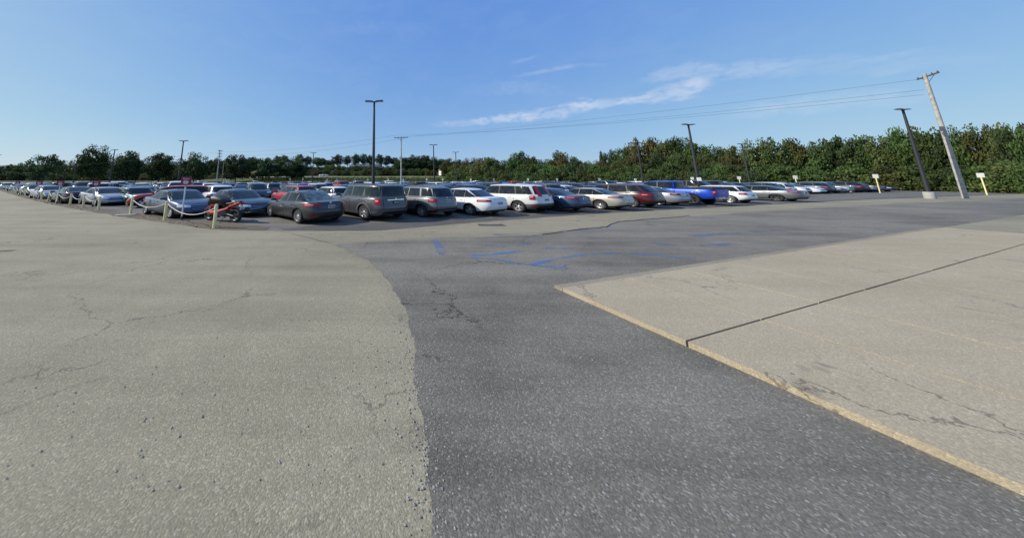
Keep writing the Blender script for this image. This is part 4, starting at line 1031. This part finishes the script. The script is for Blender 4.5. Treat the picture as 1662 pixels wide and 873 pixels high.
def row_sign(px, py, h, lab, tnum, big=True):
    w = G(px, py); az = math.atan2(w.x, w.y); root = empty('row_sign', w, -az*.8); tag(root, lab, 'sign', 'row signs along the driveway edge')
    m_ = MB(); m_.tube([(0, 0, -.03), (0, 0, h)], .032, 10); m_.obj('sign_post', M_WHITE, root)
    m_ = MB(); m_.lathe([(.05, 0), (.05, .16), (.035, .18)], 'Z', 10); m_.obj('post_sleeve', M_BLACK, root)
    zc = h-.2; m_ = MB()
    # box sign with rounded corners
    pts = []
    for cx, cz, a0 in ((.15, .16, 0), (-.15, .16, 90), (-.15, -.16, 180), (.15, -.16, 270)):
        for k in range(5): a = R(a0+k*22.5); pts.append((cx+.045*math.cos(a), cz+.045*math.sin(a)))
    fr = [(x, -.09, zc+z) for x, z in pts]; bk = [(x, .09, zc+z) for x, z in pts]; m_.grid([fr, bk], 0, False, True); m_.add(fr, [list(range(20))]); m_.add(bk, [list(range(20))[::-1]])
    face = m_.obj('sign_panel', M_MAROON, root)
    m_ = MB(); m_.lathe([(.105, .091), (.105, .095), (.001, .095)], 'Z', 24); m_.v = [(x, -z, zc-.055+y*.85) for x, y, z in m_.v]; m_.obj('number_disc', M_INKW, face)
    o = mesh_obj('sign_word', T1, face); o.location = (0, -.094, zc+.11)
    o = mesh_obj('sign_number', tnum, face); o.location = (0, -.099, zc-.055)
row_sign(294.6, 357, 2.02, 'maroon row sign on a white post in front of the blue-grey sedan', T2)
row_sign(150, 335.6, 1.86, 'dark red row sign on a white post beside the silver nose-out sedan', T3)
for (px, py, lab) in [(91.8, 331.0, 'dark red row sign beside the navy sedan'), (58.5, 323.4, 'small dark red row sign between far posts'), (25, 315, 'tiny dark red row sign near the left edge')]: row_sign(px, py, 1.85, lab, T3)
# ------------------------------------------------------------------ lamp posts
LH = 8.1
pm = MB(); pm.tube([(0, 0, 0), (0, 0, 3), (0, 0, LH)], [.145, .12, .075], 12); lp_me = pm.mesh('pole', M_POLE)
bs = MB(); bs.lathe([(.3, 0), (.3, .62), (.27, .66), (.001, .66)], 'Z', 16); bs_me = bs.mesh('base', M_CONCB)
hm = MB(); hm.box((.42, 0, 0), (.62, .36, .055)); hm.box((.42, 0, .045), (.5, .24, .04)); hd_me = hm.mesh('lamp_head', M_POLE)
lm = MB(); lm.box((.42, 0, -.032), (.5, .28, .012)); ln_me = lm.mesh('lens', simple('lamp_lens_or_glint', (.5, .52, .5), .4))
am = MB(); am.box((0, 0, -.05), (.34, .08, .07)); am.box((0, 0, -.1), (.13, .13, .14)); am_me = am.mesh('bracket', M_POLE)
LAMPS = [(607.5, 165, 21, 'tallest looking lamp post, near the middle behind the dark boxy SUV'), (298, 229, 43, 'twin-head lamp post behind the first maroon row sign'), (186.5, 243.3, 57, 'twin-head lamp post leaning over the trees right of the largest tree'), (127, 253, 72, 'small twin-head lamp post left of the largest tree'), (1117, 202.5, 30, 'twin-head lamp post rising behind the bright blue pickup'),
    (1034.5, 232.5, 46, 'lamp post in front of the yellowish tree above the maroon SUV'), (703.5, 235.3, 48, 'twin-head lamp post right of the pale utility pole'), (739.5, 247.3, 62, 'small lamp post above the white front-row sedan'), (509, 248, 62, 'small lamp post behind the charcoal front-row sedan'), (-3, 251.5, 74, 'lamp post at the far left edge of the lot'), (1204, 234, 49, 'lamp post at the woods right of the white hatchback'), (1465, 178, 27, 'lamp post standing alone on the far right')]
for (px, py, Y, lab) in LAMPS:
    top_ = AT(px, py, Y); z0 = lot_z(top_.x, top_.y); k = (top_.z-z0)/LH
    root = empty('lamp_post', (top_.x, top_.y, z0), R(random.uniform(-8, 8))); tag(root, lab, 'lamp post', 'twin-head lamp posts')
    o = mesh_obj('pole', lp_me, root); o.scale = (1, 1, k)
    mesh_obj('base', bs_me, root)
    b_ = mesh_obj('bracket', am_me, root); b_.location = (0, 0, LH*k)
    for a in (0, math.pi):
        h_ = mesh_obj('lamp_head', hd_me, root); h_.location = (0, 0, LH*k-.02); h_.rotation_euler = (0, R(-3), a); mesh_obj('lens', ln_me, h_)
# ------------------------------------------------------------------ utility poles and wires
def upole(top_, lab, ca=0, arm=2.6, arms=1, m=None, r0=.17):
    z0 = terr(top_.x, top_.y); H = top_.z-z0; root = empty('utility_pole', (top_.x, top_.y, z0), ca); tag(root, lab, 'utility pole')
    m_ = MB(); m_.tube([(0, 0, -.1), (0, 0, H*.5), (0, 0, H)], [r0, r0*.85, r0*.62], 12); m_.obj('pole', m or M_WOOD, root)
    for k in range(arms):
        m_ = MB(); m_.box((0, -.14, H-.3-k*.9), (arm, .1, .12)); m_.tube([(-arm*.3, -.14, H-.35-k*.9), (0, -.1, H-.95-k*.9), (arm*.3, -.14, H-.35-k*.9)], .02, 5); ar = m_.obj('crossarm', M_WOODD, root)
        for x in (-arm*.46, -arm*.2, arm*.2, arm*.46):
            m_ = MB(); m_.lathe([(.03, 0), (.06, .05), (.03, .1), (.05, .14), (.001, .17)], 'Z', 8, 0, (x, -.14, H-.24-k*.9)); m_.obj('insulator', M_GREYP, ar)
    return root
pA = AT(651, 221.5, 56); upole(pA, 'pale grey utility pole with a crossarm right of the tall centre lamp post', R(-8), 2.9, 1)
pB = AT(357, 243.5, 82); upole(pB, 'grey utility pole with stacked dark insulators left of centre', R(78), 1.6, 3)
pC = AT(1500, 120, 27); upole(pC, 'weathered utility pole at the far right carrying the wires', R(50), 2.6, 1)
pD = AT(363.5, 262, 150); upole(pD, 'small distant pole just right of the grey utility pole', R(60), 1.2, 1)
def wire(a, b_, sag, lab, r=.016):
    pts = [a.lerp(b_, k/20)-Vector((0, 0, sag*4*(k/20)*(1-k/20))) for k in range(21)]
    m_ = MB(); m_.tube(pts, r, 5, 0, False); tag(m_.obj('power_line', M_WIRE), lab, 'wire', 'wires between the utility poles')
wire(AT(661, 222, 56), AT(1500, 128, 27), .5, 'topmost wire running right from the pale utility pole', .013)
wire(AT(656, 222, 56), AT(1500, 146, 27), .6, 'middle wire running right from the pale utility pole', .013)
wire(AT(641, 220, 56), AT(1500, 154, 27), .7, 'lowest wire running right from the pale utility pole', .013)
wire(AT(641, 220, 56), AT(357, 247, 82), 1.0, 'upper wire running left from the pale utility pole')
wire(AT(648, 226, 56), AT(357, 252, 82), 1.2, 'lower wire running left from the pale utility pole')
wire(AT(357, 247, 82), AT(-60, 276, 120), 1.2, 'wire running left from the grey utility pole over the trees')
# white-topped marker posts along the far side
mk = MB(); mk.tube([(0, 0, 0), (0, 0, 2.0)], .05, 8); mk_me = mk.mesh('post', M_YEL)
mt = MB(); mt.box((0, 0, 2.2), (.42, .05, .5)); mt_me = mt.mesh('marker_board', M_WHITE)
MP = [(471, 289.5, 104), (491.5, 289.5, 100), (507, 289.5, 98), (531, 290, 95), (547, 290, 95), (576, 290, 92), (597, 289.6, 90), (630, 290.4, 86), (654.5, 290.4, 84), (692.5, 289.6, 80), (718.5, 289.8, 76), (764, 290.4, 72), (801.5, 289.6, 70), (857, 289.6, 68), (904, 289.6, 66), (973, 289.6, 62), (1031, 289.8, 58), (1123, 287.6, 50), (1199, 286.5, 46), (1290, 285, 42), (1420, 283, 38), (1590, 281, 33)]
its = []
for (px, py, Y) in MP: its.append(dict(px=px, desc='white-topped yellow marker post', band='', p=(px, py, Y)))
place_labels(its, '{desc} in line with the {mark}', '{ord} {desc} from left, in line with the {mark}')
for it in its:
    px, py, Y = it['p']; t_ = AT(px, py, Y); z0 = lot_z(t_.x, t_.y); root = empty('marker_post', (t_.x, t_.y, z0), R(random.uniform(-20, 20))-math.atan2(t_.x, t_.y)*.7)
    tag(root, it['label'], 'marker post', 'white-topped marker posts'); k = (t_.z-z0)/2.45
    for nm, me in (('post', mk_me), ('marker_board', mt_me)): o = mesh_obj(nm, me, root); o.scale = (1, 1, k)
# board on the lamp post behind the pickup
w = AT(1134.5, 291, 29.7); m_ = MB(); m_.box((0, 0, 0), (.34, .03, .36)); o = m_.obj('notice_board', M_WHITE); o.location = w; o.rotation_euler = (0, 0, R(-40)); tag(o, 'small white square board on the lamp post behind the blue pickup', 'sign')
# ------------------------------------------------------------------ motorcycle
def motorcycle():
    w = G(381.5, 361.2); h = R(-67); root = empty('motorcycle', (w.x, w.y, 0.0), -h)
    tag(root, 'red sport motorcycle with a black seat cover parked behind the nearest yellow post', 'motorcycle')
    MR = simple('motorcycle_red', (.55, .03, .015), .25, coat=1)
    f0 = 1.52; rw = .30
    tm, rm = wheel_meshes(.31, 'five', .15)
    def wheel(y):
        t_ = MB().lathe([(.20, -.05), (.25, -.075), (.30, -.05), (.315, 0), (.30, .05), (.25, .075), (.20, .05)], 'X', 28).obj('wheel', M_RUBBER, root); t_.location = (0, y, .315)
        r_ = MB(); r_.lathe([(.205, -.04), (.19, -.03), (.19, .03), (.205, .04)], 'X', 24)
        for k in range(5):
            a = 2*math.pi*k/5; r_.tube([(0, .03*math.cos(a), .03*math.sin(a)), (0, .195*math.cos(a+.2), .195*math.sin(a+.2))], .016, 5)
        r_.lathe([(.05, -.05), (.05, .05)], 'X', 10); r_.lathe([(.12, -.056), (.12, -.05), (.001, -.05)], 'X', 18)
        r_.obj('rim', M_ALLOYD, t_)
    wheel(0); wheel(f0)
    def loft(name, secs, m, n=12):
        mb = MB(); rows = []
        for (y, z, hw, hh) in secs: rows.append([(hw*math.copysign(abs(math.cos(a))**.7, math.cos(a)), y, z+hh*math.copysign(abs(math.sin(a))**.8, math.sin(a))) for a in [2*math.pi*k/n for k in range(n)]])
        mb.grid(rows, 0, True, True); mb.add(rows[0], [list(range(n))]); mb.add(rows[-1], [list(range(n))[::-1]]); return mb.obj(name, m, root, sharp=60)
    loft('tail_fairing', [(-.30, .90, .05, .03), (-.2, .90, .10, .06), (0, .83, .13, .08), (.25, .74, .14, .07), (.42, .66, .13, .06)], MR)
    loft('side_fairing', [(.30, .66, .16, .06), (.55, .55, .20, .08), (.85, .46, .23, .10), (1.1, .42, .24, .11), (1.35, .40, .20, .10), (1.46, .40, .12, .06)], MR)
    loft('nose_fairing', [(1.15, .80, .14, .10), (1.3, .76, .15, .12), (1.46, .68, .11, .09), (1.54, .62, .05, .04)], MR)
    loft('front_fender', [(1.28, .56, .05, .02), (1.45, .66, .075, .03), (1.62, .62, .075, .03), (1.80, .48, .06, .03), (1.86, .38, .04, .02)], MR)
    loft('fuel_tank', [(.55, .78, .10, .06), (.7, .86, .17, .12), (.9, .90, .19, .13), (1.05, .88, .14, .10)], M_BLACK)
    loft('seat', [(-.26, .97, .07, .025), (-.05, .95, .13, .045), (.2, .87, .15, .05), (.5, .84, .13, .05), (.62, .88, .08, .04)], M_BLACK)
    loft('cover', [(.45, .93, .12, .06), (.7, 1.0, .24, .13), (1.0, 1.04, .31, .20), (1.25, 1.0, .30, .22), (1.45, .92, .22, .17), (1.58, .82, .10, .08)], M_BLACK)
    loft('engine', [(.45, .42, .12, .12), (.6, .42, .17, .18), (.9, .42, .17, .19), (1.05, .45, .10, .12)], M_GREYP)
    m_ = MB(); m_.tube([(.17, .75, .25), (.19, .4, .28), (.20, -.05, .42), (.20, -.2, .47)], [.03, .035, .055, .05], 10); m_.tube([(-.1, .9, .3), (-.14, .5, .22), (-.15, .4, .22)], .03, 8); m_.obj('exhaust', M_ALLOYD, root)
    m_ = MB()
    for s_ in (-1, 1): m_.tube([(s_*.11, 0, .315), (s_*.10, .5, .40)], .028, 6)
    m_.obj('swingarm', M_GREYP, root)
    m_ = MB()
    for s_ in (-1, 1): m_.tube([(s_*.09, f0, .315), (s_*.10, f0-.22, .90)], .026, 8)
    m_.obj('front_fork', M_ALLOY, root)
    m_ = MB(); m_.tube([(-.36, 1.1, 1.0), (-.14, 1.22, .98), (.14, 1.22, .98), (.36, 1.1, 1.0)], .018, 8)
    for s_ in (-1, 1): m_.tube([(s_*.2, 1.2, 1.0), (s_*.3, 1.27, 1.14)], .009, 5); m_.box((s_*.33, 1.28, 1.16), (.14, .03, .08))
    m_.obj('handlebar', M_BLACK, root)
    loft('tail_light', [(-.33, .885, .07, .03), (-.28, .885, .09, .035)], M_RED)
    m_ = MB(); m_.box((0, -.34, .66), (.20, .015, .13), 0, Matrix.Rotation(R(20), 3, 'X')); m_.box((0, -.28, .77), (.05, .08, .14), 0, Matrix.Rotation(R(20), 3, 'X')); m_.obj('license_plate', M_PLATE, root)
    m_ = MB(); rows = []
    for k in range(8): a = R(20+k*16); rows.append([(x, -.02+.35*math.cos(a)*-1+0, .315+.36*math.sin(a)) for x in (-.08, .08)])
    m_.grid(rows, 0, True); m_.obj('rear_fender', M_BLACK, root)
    m_ = MB(); m_.tube([(-.12, .5, .3), (-.30, .42, .01)], .012, 5); m_.box((-.31, .42, .01), (.07, .04, .012)); m_.obj('kickstand', M_BLACK, root); root.scale = (1.12, 1.15, .95)
motorcycle()
# ------------------------------------------------------------------ trees
def foliage(name, c1_, c2_, c3_):   # patchy leaf colours, also painting lit and shaded clumps into the crown
    m, t, b = mat(name); p = wpos(t); n = NOISE(t, p, .45, 3, .6); n2 = NOISE(t, p, 3.5, 2, .6)
    oi = N(t, 'ShaderNodeObjectInfo')
    c = MIX(t, RAMP(t, n, [(.35, 0), (.65, 1)]), tuple(c1_)+(1,), tuple(c2_)+(1,)); c = MIX(t, RAMP(t, n2, [(.5, 0), (.8, .7)]), c, tuple(c3_)+(1,))
    hs = N(t, 'ShaderNodeHueSaturation'); t.links.new(M1(t, 'ADD', .72, M1(t, 'MULTIPLY', oi.outputs['Random'], .72)), hs.inputs['Value']); t.links.new(c, hs.inputs['Color'])
    t.links.new(M1(t, 'ADD', .480, M1(t, 'MULTIPLY', oi.outputs['Random'], .035)), hs.inputs['Hue'])
    t.links.new(hs.outputs[0], b.inputs['Base Color']); b.inputs['Roughness'].default_value = .6; b.inputs['Specular IOR Level'].default_value = .2
    tr = N(t, 'ShaderNodeBsdfTranslucent'); t.links.new(hs.outputs[0], tr.inputs[0]); mx = N(t, 'ShaderNodeMixShader'); mx.inputs[0].default_value = .25
    t.links.new(b.outputs[0], mx.inputs[1]); t.links.new(tr.outputs[0], mx.inputs[2]); t.links.new(mx.outputs[0], t.nodes['Material Output'].inputs[0])
    return m
FOL = {'dark': foliage('dark_leaves', (.034, .056, .022), (.050, .080, .027), (.075, .105, .034)), 'mid': foliage('green_leaves', (.040, .074, .020), (.072, .112, .028), (.110, .145, .040)),
       'olive': foliage('olive_leaves', (.060, .082, .024), (.100, .118, .034), (.14, .152, .05)), 'rust': foliage('rusty_leaves', (.062, .062, .024), (.085, .070, .030), (.10, .10, .035)),
       'yellow': foliage('yellowing_leaves', (.085, .090, .026), (.15, .135, .04), (.17, .155, .06))}
def crown_mesh(seed, mode, ncl=80, per=62):
    rs = np.random.RandomState(seed); V = []; F = []
    lobes = []
    for i in range(ncl):
        u = rs.rand()*2*math.pi; c = rs.uniform(-.85, 1) if mode != 'bush' else rs.uniform(-.1, 1); rr = rs.uniform(.30, .92)**.6
        s_ = math.sqrt(max(0, 1-c*c)); x, y, z = rr*s_*math.cos(u), rr*s_*math.sin(u), rr*c
        if mode == 'spread': z = z*.8+.15*math.sin(u*2+seed)
        if mode == 'tall': x *= .8; y *= .8
        k = 1+.20*math.sin(3*u+seed)+.13*math.sin(5*u+seed*2+c*3)
        lobes.append((x*k, y*k, z*(1+.1*math.sin(seed+u)), rs.uniform(.20, .36)))
    for (x, y, z, r) in lobes:
        n = per
        d = rs.normal(size=(n, 3)); d /= np.linalg.norm(d, axis=1)[:, None]; d[:, 2] *= .65
        pos = np.array((x, y, z))+d*r*rs.uniform(.5, 1.05, (n, 1))
        nr = d+rs.normal(size=(n, 3))*.55; nr /= np.linalg.norm(nr, axis=1)[:, None]
        ref = rs.normal(size=(n, 3)); a = np.cross(nr, ref); a /= np.linalg.norm(a, axis=1)[:, None]; b2 = np.cross(nr, a)
        sz_ = rs.uniform(.026, .062, (n, 1))
        q = np.stack([pos-a*sz_, pos-b2*sz_*.7, pos+a*sz_*1.1, pos+b2*sz_*.7], 1)
        base = len(V)*4; V.append(q)
    V = np.concatenate(V, 0); n = len(V); vs = V.reshape(-1, 3)
    mi, mx = np.percentile(vs[:, 2], 1), np.percentile(vs[:, 2], 99.4); vs[:, 2] = (vs[:, 2]-mi)/(mx-mi)      # 0..1 high
    rad = np.percentile(np.hypot(vs[:, 0], vs[:, 1]), 94); vs[:, :2] /= rad
    me = bpy.data.meshes.new('crown'); me.from_pydata(vs.tolist(), [], [(4*i, 4*i+1, 4*i+2, 4*i+3) for i in range(n)]); me.materials.append(FOL['mid']); return me
CR = {'round': [crown_mesh(1, 'round', 95, 85), crown_mesh(2, 'round', 95, 85), crown_mesh(3, 'round', 100, 85)], 'spread': [crown_mesh(4, 'spread', 60), crown_mesh(5, 'spread', 70)], 'tall': [crown_mesh(6, 'tall'), crown_mesh(7, 'tall')], 'bush': [crown_mesh(8, 'bush', 60, 60), crown_mesh(9, 'bush', 60, 60), crown_mesh(10, 'bush', 70, 50)]}
def trunk_mesh(seed):
    rs = random.Random(seed); m_ = MB(); pts = [(0, 0, 0), (rs.uniform(-.03, .03), rs.uniform(-.03, .03), .3), (rs.uniform(-.05, .05), rs.uniform(-.05, .05), .6), (rs.uniform(-.08, .08), rs.uniform(-.08, .08), .95)]
    m_.tube(pts, [.034, .026, .016, .004], 8)
    for k in range(7):
        a = rs.uniform(0, 6.3); z = rs.uniform(.28, .62); r = rs.uniform(.15, .28); m_.tube([(0, 0, z), (math.cos(a)*r*.5, math.sin(a)*r*.5, z+.12), (math.cos(a)*r, math.sin(a)*r, z+rs.uniform(.2, .34))], [.013, .009, .003], 5)
    return m_.mesh('trunk', M_BARK)
TR = [trunk_mesh(i) for i in range(4)]
TREES = []
def tree(px, topy, Y, wpx, col, mode='round', low=.22, desc=None, band='', z0=None, rnd=True):
    t_ = AT(px, topy, Y); z0 = terr(t_.x, t_.y)-.1 if z0 is None else z0; H = t_.z-z0
    if H < .8: H = .8
    ry = 1.1*wpx/FL*Y/2/math.sqrt(1+((px-PX)/FL)**2)   # crown radius
    TREES.append(dict(px=px, desc=desc or ('%s tree' % {'dark': 'dark green', 'mid': 'green', 'olive': 'olive green', 'rust': 'reddish brown', 'yellow': 'yellowing'}[col]), band=band, a=(t_.x, t_.y, z0, H, ry, col, mode, low)))
for (px, ty, Y, w, c, mo, ds) in [(78, 250.5, 150, 60, 'dark', 'spread', 'broad low dark tree'), (157, 236.5, 148, 54, 'mid', 'round', 'largest rounded tree on the left'), (212, 245.5, 148, 48, 'dark', 'round', 'dark rounded tree'), (263, 249, 150, 50, 'dark', 'round', 'dark rounded tree'), (319, 248.5, 150, 50, 'dark', 'round', 'dark rounded tree'),
        (386, 251, 155, 44, 'dark', 'round', 'dark rounded tree'), (429, 255.5, 160, 40, 'dark', 'round', 'dark rounded tree'), (468, 253.5, 165, 44, 'dark', 'round', 'dark rounded tree'), (484, 262, 168, 34, 'dark', 'round', 'dark rounded tree')]:
    tree(px, ty+2, Y, w*1.02, c, mo, .13, ds, 'before the woods')
for i, px in enumerate([407, 412, 450, 461, 488, 500, 515, 523, 532]):
    tree(px, [256, 255, 253.5, 252.5, 251, 254, 256, 257, 260][i], 250, 15, 'mid', 'tall', .3, 'slim tree', 'on the hilltop')
for px, ty, w in [(549, 251.5, 18), (564.5, 253, 12), (578, 250.5, 14), (591, 250.5, 13), (601, 252, 12), (615.5, 251, 13), (629, 253, 14), (641, 256, 12), (540, 259, 9)]:
    tree(px, ty, 262, w, 'dark', 'tall', .30, 'round-topped tree', 'on the hilltop')
for px, ty, w in [(655, 256, 22), (669, 253, 22), (682, 254, 22), (692, 253, 20), (704, 256, 22), (716, 259, 24), (676, 262, 24), (660, 264, 24), (700, 265, 26), (728, 263, 24), (645, 265, 18)]:
    tree(px, ty, 235, w, 'dark' if px < 720 else 'mid', 'round', .1, None, 'in hilltop wood')
for px, ty, w, c, Y in [(728, 259, 30, 'olive', 200), (748, 261, 28, 'olive', 180), (765, 258.5, 30, 'yellow', 160), (782, 258, 32, 'yellow', 140), (797, 257, 34, 'olive', 130), (815, 262, 34, 'olive', 120), (770, 268, 34, 'olive', 135), (742, 268, 30, 'olive', 170),
        (833, 252, 34, 'mid', 112), (846, 249, 36, 'dark', 112), (862, 257, 34, 'mid', 108), (876, 262, 34, 'dark', 106), (890, 261, 34, 'mid', 104), (905, 247.5, 30, 'dark', 104), (914, 251, 44, 'yellow', 101), (932, 258, 36, 'mid', 99), (948, 264, 34, 'rust', 97), (963, 263, 32, 'mid', 96), (976, 263, 34, 'rust', 95),
        (978, 248.5, 17, 'dark', 98), (993, 246.5, 28, 'dark', 95), (1008, 243.5, 34, 'mid', 92), (1022, 241, 36, 'olive', 90), (1036, 228, 52, 'yellow', 90), (1058, 227.5, 50, 'yellow', 88), (1076, 231, 46, 'olive', 86), (1094, 225.5, 48, 'mid', 86), (1110, 228, 44, 'dark', 84), (1128, 237, 48, 'mid', 80), (1150, 239.5, 50, 'mid', 78), (1166, 242, 40, 'dark', 76), (1180, 241.5, 50, 'olive', 74), (1202, 240, 54, 'mid', 71),
        (1065, 250, 46, 'dark', 82), (1030, 255, 40, 'rust', 84), (1100, 252, 50, 'mid', 77), (1140, 257, 46, 'olive', 73), (1185, 258, 46, 'rust', 69), (1000, 262, 40, 'olive', 88), (850, 268, 40, 'mid', 103), (910, 268, 40, 'olive', 97), (885, 272, 40, 'dark', 99), (955, 274, 38, 'olive', 92), (930, 274, 38, 'mid', 95)]:
    tree(px, ty, Y, w, c, 'spread' if px in (905, 1036, 1058, 1094) else 'round', .04, None, 'in right wood')
for i in range(17):
    px = 1228+i*28; Y = 68-i*1.7; ty = 236-i*2.2+random.uniform(-8, 8)
    tree(px, ty, Y, 62+i*2.5, random.choice(['mid', 'dark', 'olive', 'mid']), random.choice(['round', 'spread']), .04, None, 'in right wood')
# woods on the left, low and far
for i in range(34):
    px = -20+i*13.2; ty = (271-i*.9 if i < 8 else 264+2*math.sin(i*1.9)); c = random.choice(['mid', 'mid', 'olive', 'dark'])
    tree(px, ty+random.uniform(-1.5, 1.5), 262+random.uniform(-12, 12), 26, c, 'round', .04, None, 'in left wood')
for i in range(8): tree(337+i*5, 258+abs(i-3)*1.6, 235, 16, 'olive', 'round', .1, None, 'beside the grey utility pole')
place_labels(TREES, '{desc} {band}, above the {mark}', '{ord} {desc} from left {band}, above the {mark}')
for k, it in enumerate(TREES):
    x, y, z0, H, ry, col, mode, low = it['a']; root = empty('tree', (x, y, z0), random.uniform(0, 6.28)); tag(root, it['label'], 'tree', 'trees around the lot')
    tr_ = mesh_obj('trunk', TR[k % 4], root); tr_.scale = (H*.8, H*.8, H*.92) if H < 14 else (H*.62, H*.62, H*.92)
    cr_ = mesh_obj('crown', CR[mode][k % len(CR[mode])], root); cr_.location = (0, 0, H*low); cr_.scale = (ry, ry*random.uniform(.85, 1.1), H*(1-low))
    cr_.material_slots[0].link = 'OBJECT'; cr_.material_slots[0].material = FOL[col]
# shrubs: belt on the bank, undergrowth along the woods
SH = []
def shrub(px, topy, Y, wpx, col, band):
    t_ = AT(px, topy, Y); z0 = terr(t_.x, t_.y)-.2; H = max(.9, t_.z-z0); ry = max(.9, wpx/FL*Y/2)
    SH.append(dict(px=px, desc='%s shrub' % {'dark': 'dark green', 'mid': 'green', 'olive': 'olive', 'rust': 'reddish', 'yellow': 'yellowish'}[col], band=band, a=(t_.x, t_.y, z0, H, ry, col)))
for i in range(34):
    px = 470+i*7.6; shrub(px, 270+random.uniform(-2.5, 2)+(px > 650)*3, random.uniform(222, 240), 17, random.choice(['mid', 'olive', 'dark', 'olive']), 'upper bank')
for i in range(30):
    px = 480+i*7.6+3; shrub(px, 276.5+random.uniform(-2.5, 2), random.uniform(212, 220), 16, random.choice(['mid', 'olive', 'dark', 'rust']), 'lower bank')
for i in range(48):
    px = -12+i*10.5; shrub(px, 283+random.uniform(-5, 3), random.uniform(208, 222), 22, random.choice(['mid', 'olive', 'olive', 'rust', 'dark']), 'left wood foot')
for i in range(30):
    px = 735+i*16.5; Y = lerp_tab([(735, 150), (850, 100), (1000, 86), (1200, 64), (1300, 58)], px)-4; shrub(px, 284+random.uniform(-6, 3), Y, 34, random.choice(['mid', 'olive', 'mid', 'dark', 'olive']), 'right wood foot')
for i in range(26):
    px = 760+i*18; Y = lerp_tab([(735, 150), (850, 100), (1000, 86), (1200, 64), (1300, 58)], px)-1; shrub(px, 272+random.uniform(-6, 5), Y, 40, random.choice(['mid', 'olive', 'mid', 'dark', 'mid']), 'right wood middle')
for i in range(14):
    px = 1235+i*34; Y = 60-i*1.9; shrub(px, 276-i*.8+random.uniform(-6, 5), Y, 62, random.choice(['mid', 'olive', 'rust', 'dark', 'mid']), 'right wood foot')
place_labels(SH, '{desc} at {band}, above the {mark}', '{ord} {desc} from left at {band}, above the {mark}')
for k, it in enumerate(SH):
    x, y, z0, H, ry, col = it['a']; o = mesh_obj('shrub', CR['bush'][k % 3]); o.location = (x, y, z0); o.rotation_euler = (0, 0, random.uniform(0, 6.28)); o.scale = (ry, ry*.9, H)
    o.material_slots[0].link = 'OBJECT'; o.material_slots[0].material = FOL[col]; tag(o, it['label'], 'shrub', 'shrubs around the lot')
wb_ = MB(); rs_ = random.Random(3)
for _ in range(9000):
    y = rs_.uniform(122, 186); x = rs_.uniform(-.52, .30)*y; z = terr(x, y); h = rs_.uniform(.25, .95); a = rs_.uniform(0, 3.14); w_ = rs_.uniform(.15, .4); dx, dy = math.cos(a)*w_, math.sin(a)*w_
    wb_.add([(x-dx, y-dy, z), (x+dx, y+dy, z), (x+dx*.6+rs_.uniform(-.2, .2), y+dy*.6, z+h), (x-dx*.5, y-dy*.5, z+h*rs_.uniform(.5, 1))], [(0, 1, 2, 3)])
tag(wb_.obj('tall_weeds', FOL['olive'], fix=False), 'tall olive weeds covering the slope beyond the last cars', 'weeds', kind='stuff')
# ------------------------------------------------------------------ far buildings
def house(px, Y, w, hh, lab, mw, py=None):
    t_ = AT(px, 280, Y); z0 = terr(t_.x, t_.y)
    if py: z0 = AT(px, py, Y).z
    root = empty('house', (t_.x, t_.y, z0), R(random.uniform(-15, 15))); tag(root, lab, 'house')
    MB().box((0, 0, hh/2-1), (w, min(w*.6, 12), hh+2)).obj('wall', mw, root)
    m_ = MB(); q = min(w, 14); m_.add([(-w/2-.3, -q*.46, hh), (w/2+.3, -q*.46, hh), (w/2+.3, q*.46, hh), (-w/2-.3, q*.46, hh), (-w/2-.3, 0, hh+q*.2), (w/2+.3, 0, hh+q*.2)], [(0, 1, 5, 4), (3, 4, 5, 2), (0, 4, 3), (1, 2, 5)]); m_.obj('roof', M_GREYP, root)
    for k in (-1, 1): MB().box((k*w*.25, -min(w*.3, 6)-.02, hh*.55), (w*.16, .06, hh*.4)).obj('window', M_GLASS, root)
house(724, 205, 9.5, 1.7, 'small white house half hidden under the trees right of the slim lamp post', M_WHITE, 280.5)
house(594, 330, 38, 2.2, 'long low grey-blue building behind the round-topped trees', simple('blue_grey_siding', (.25, .30, .36), .8), 273)
for k, (px, lab) in enumerate([(523, 'left one of two tiny white cars on the grassy bank'), (528, 'right one of two tiny white cars on the grassy bank')]):
    w = AT(px, 287, 203); o = mesh_obj('parked_car', far_mesh('silver_sedan' if k else 'crossover', 'white')); o.location = (w.x, w.y, terr(w.x, w.y)+.25); o.rotation_euler = (0, 0, R(80)); tag(o, lab, 'car', 'two tiny white cars on the bank')
bpy.context.view_layer.update()
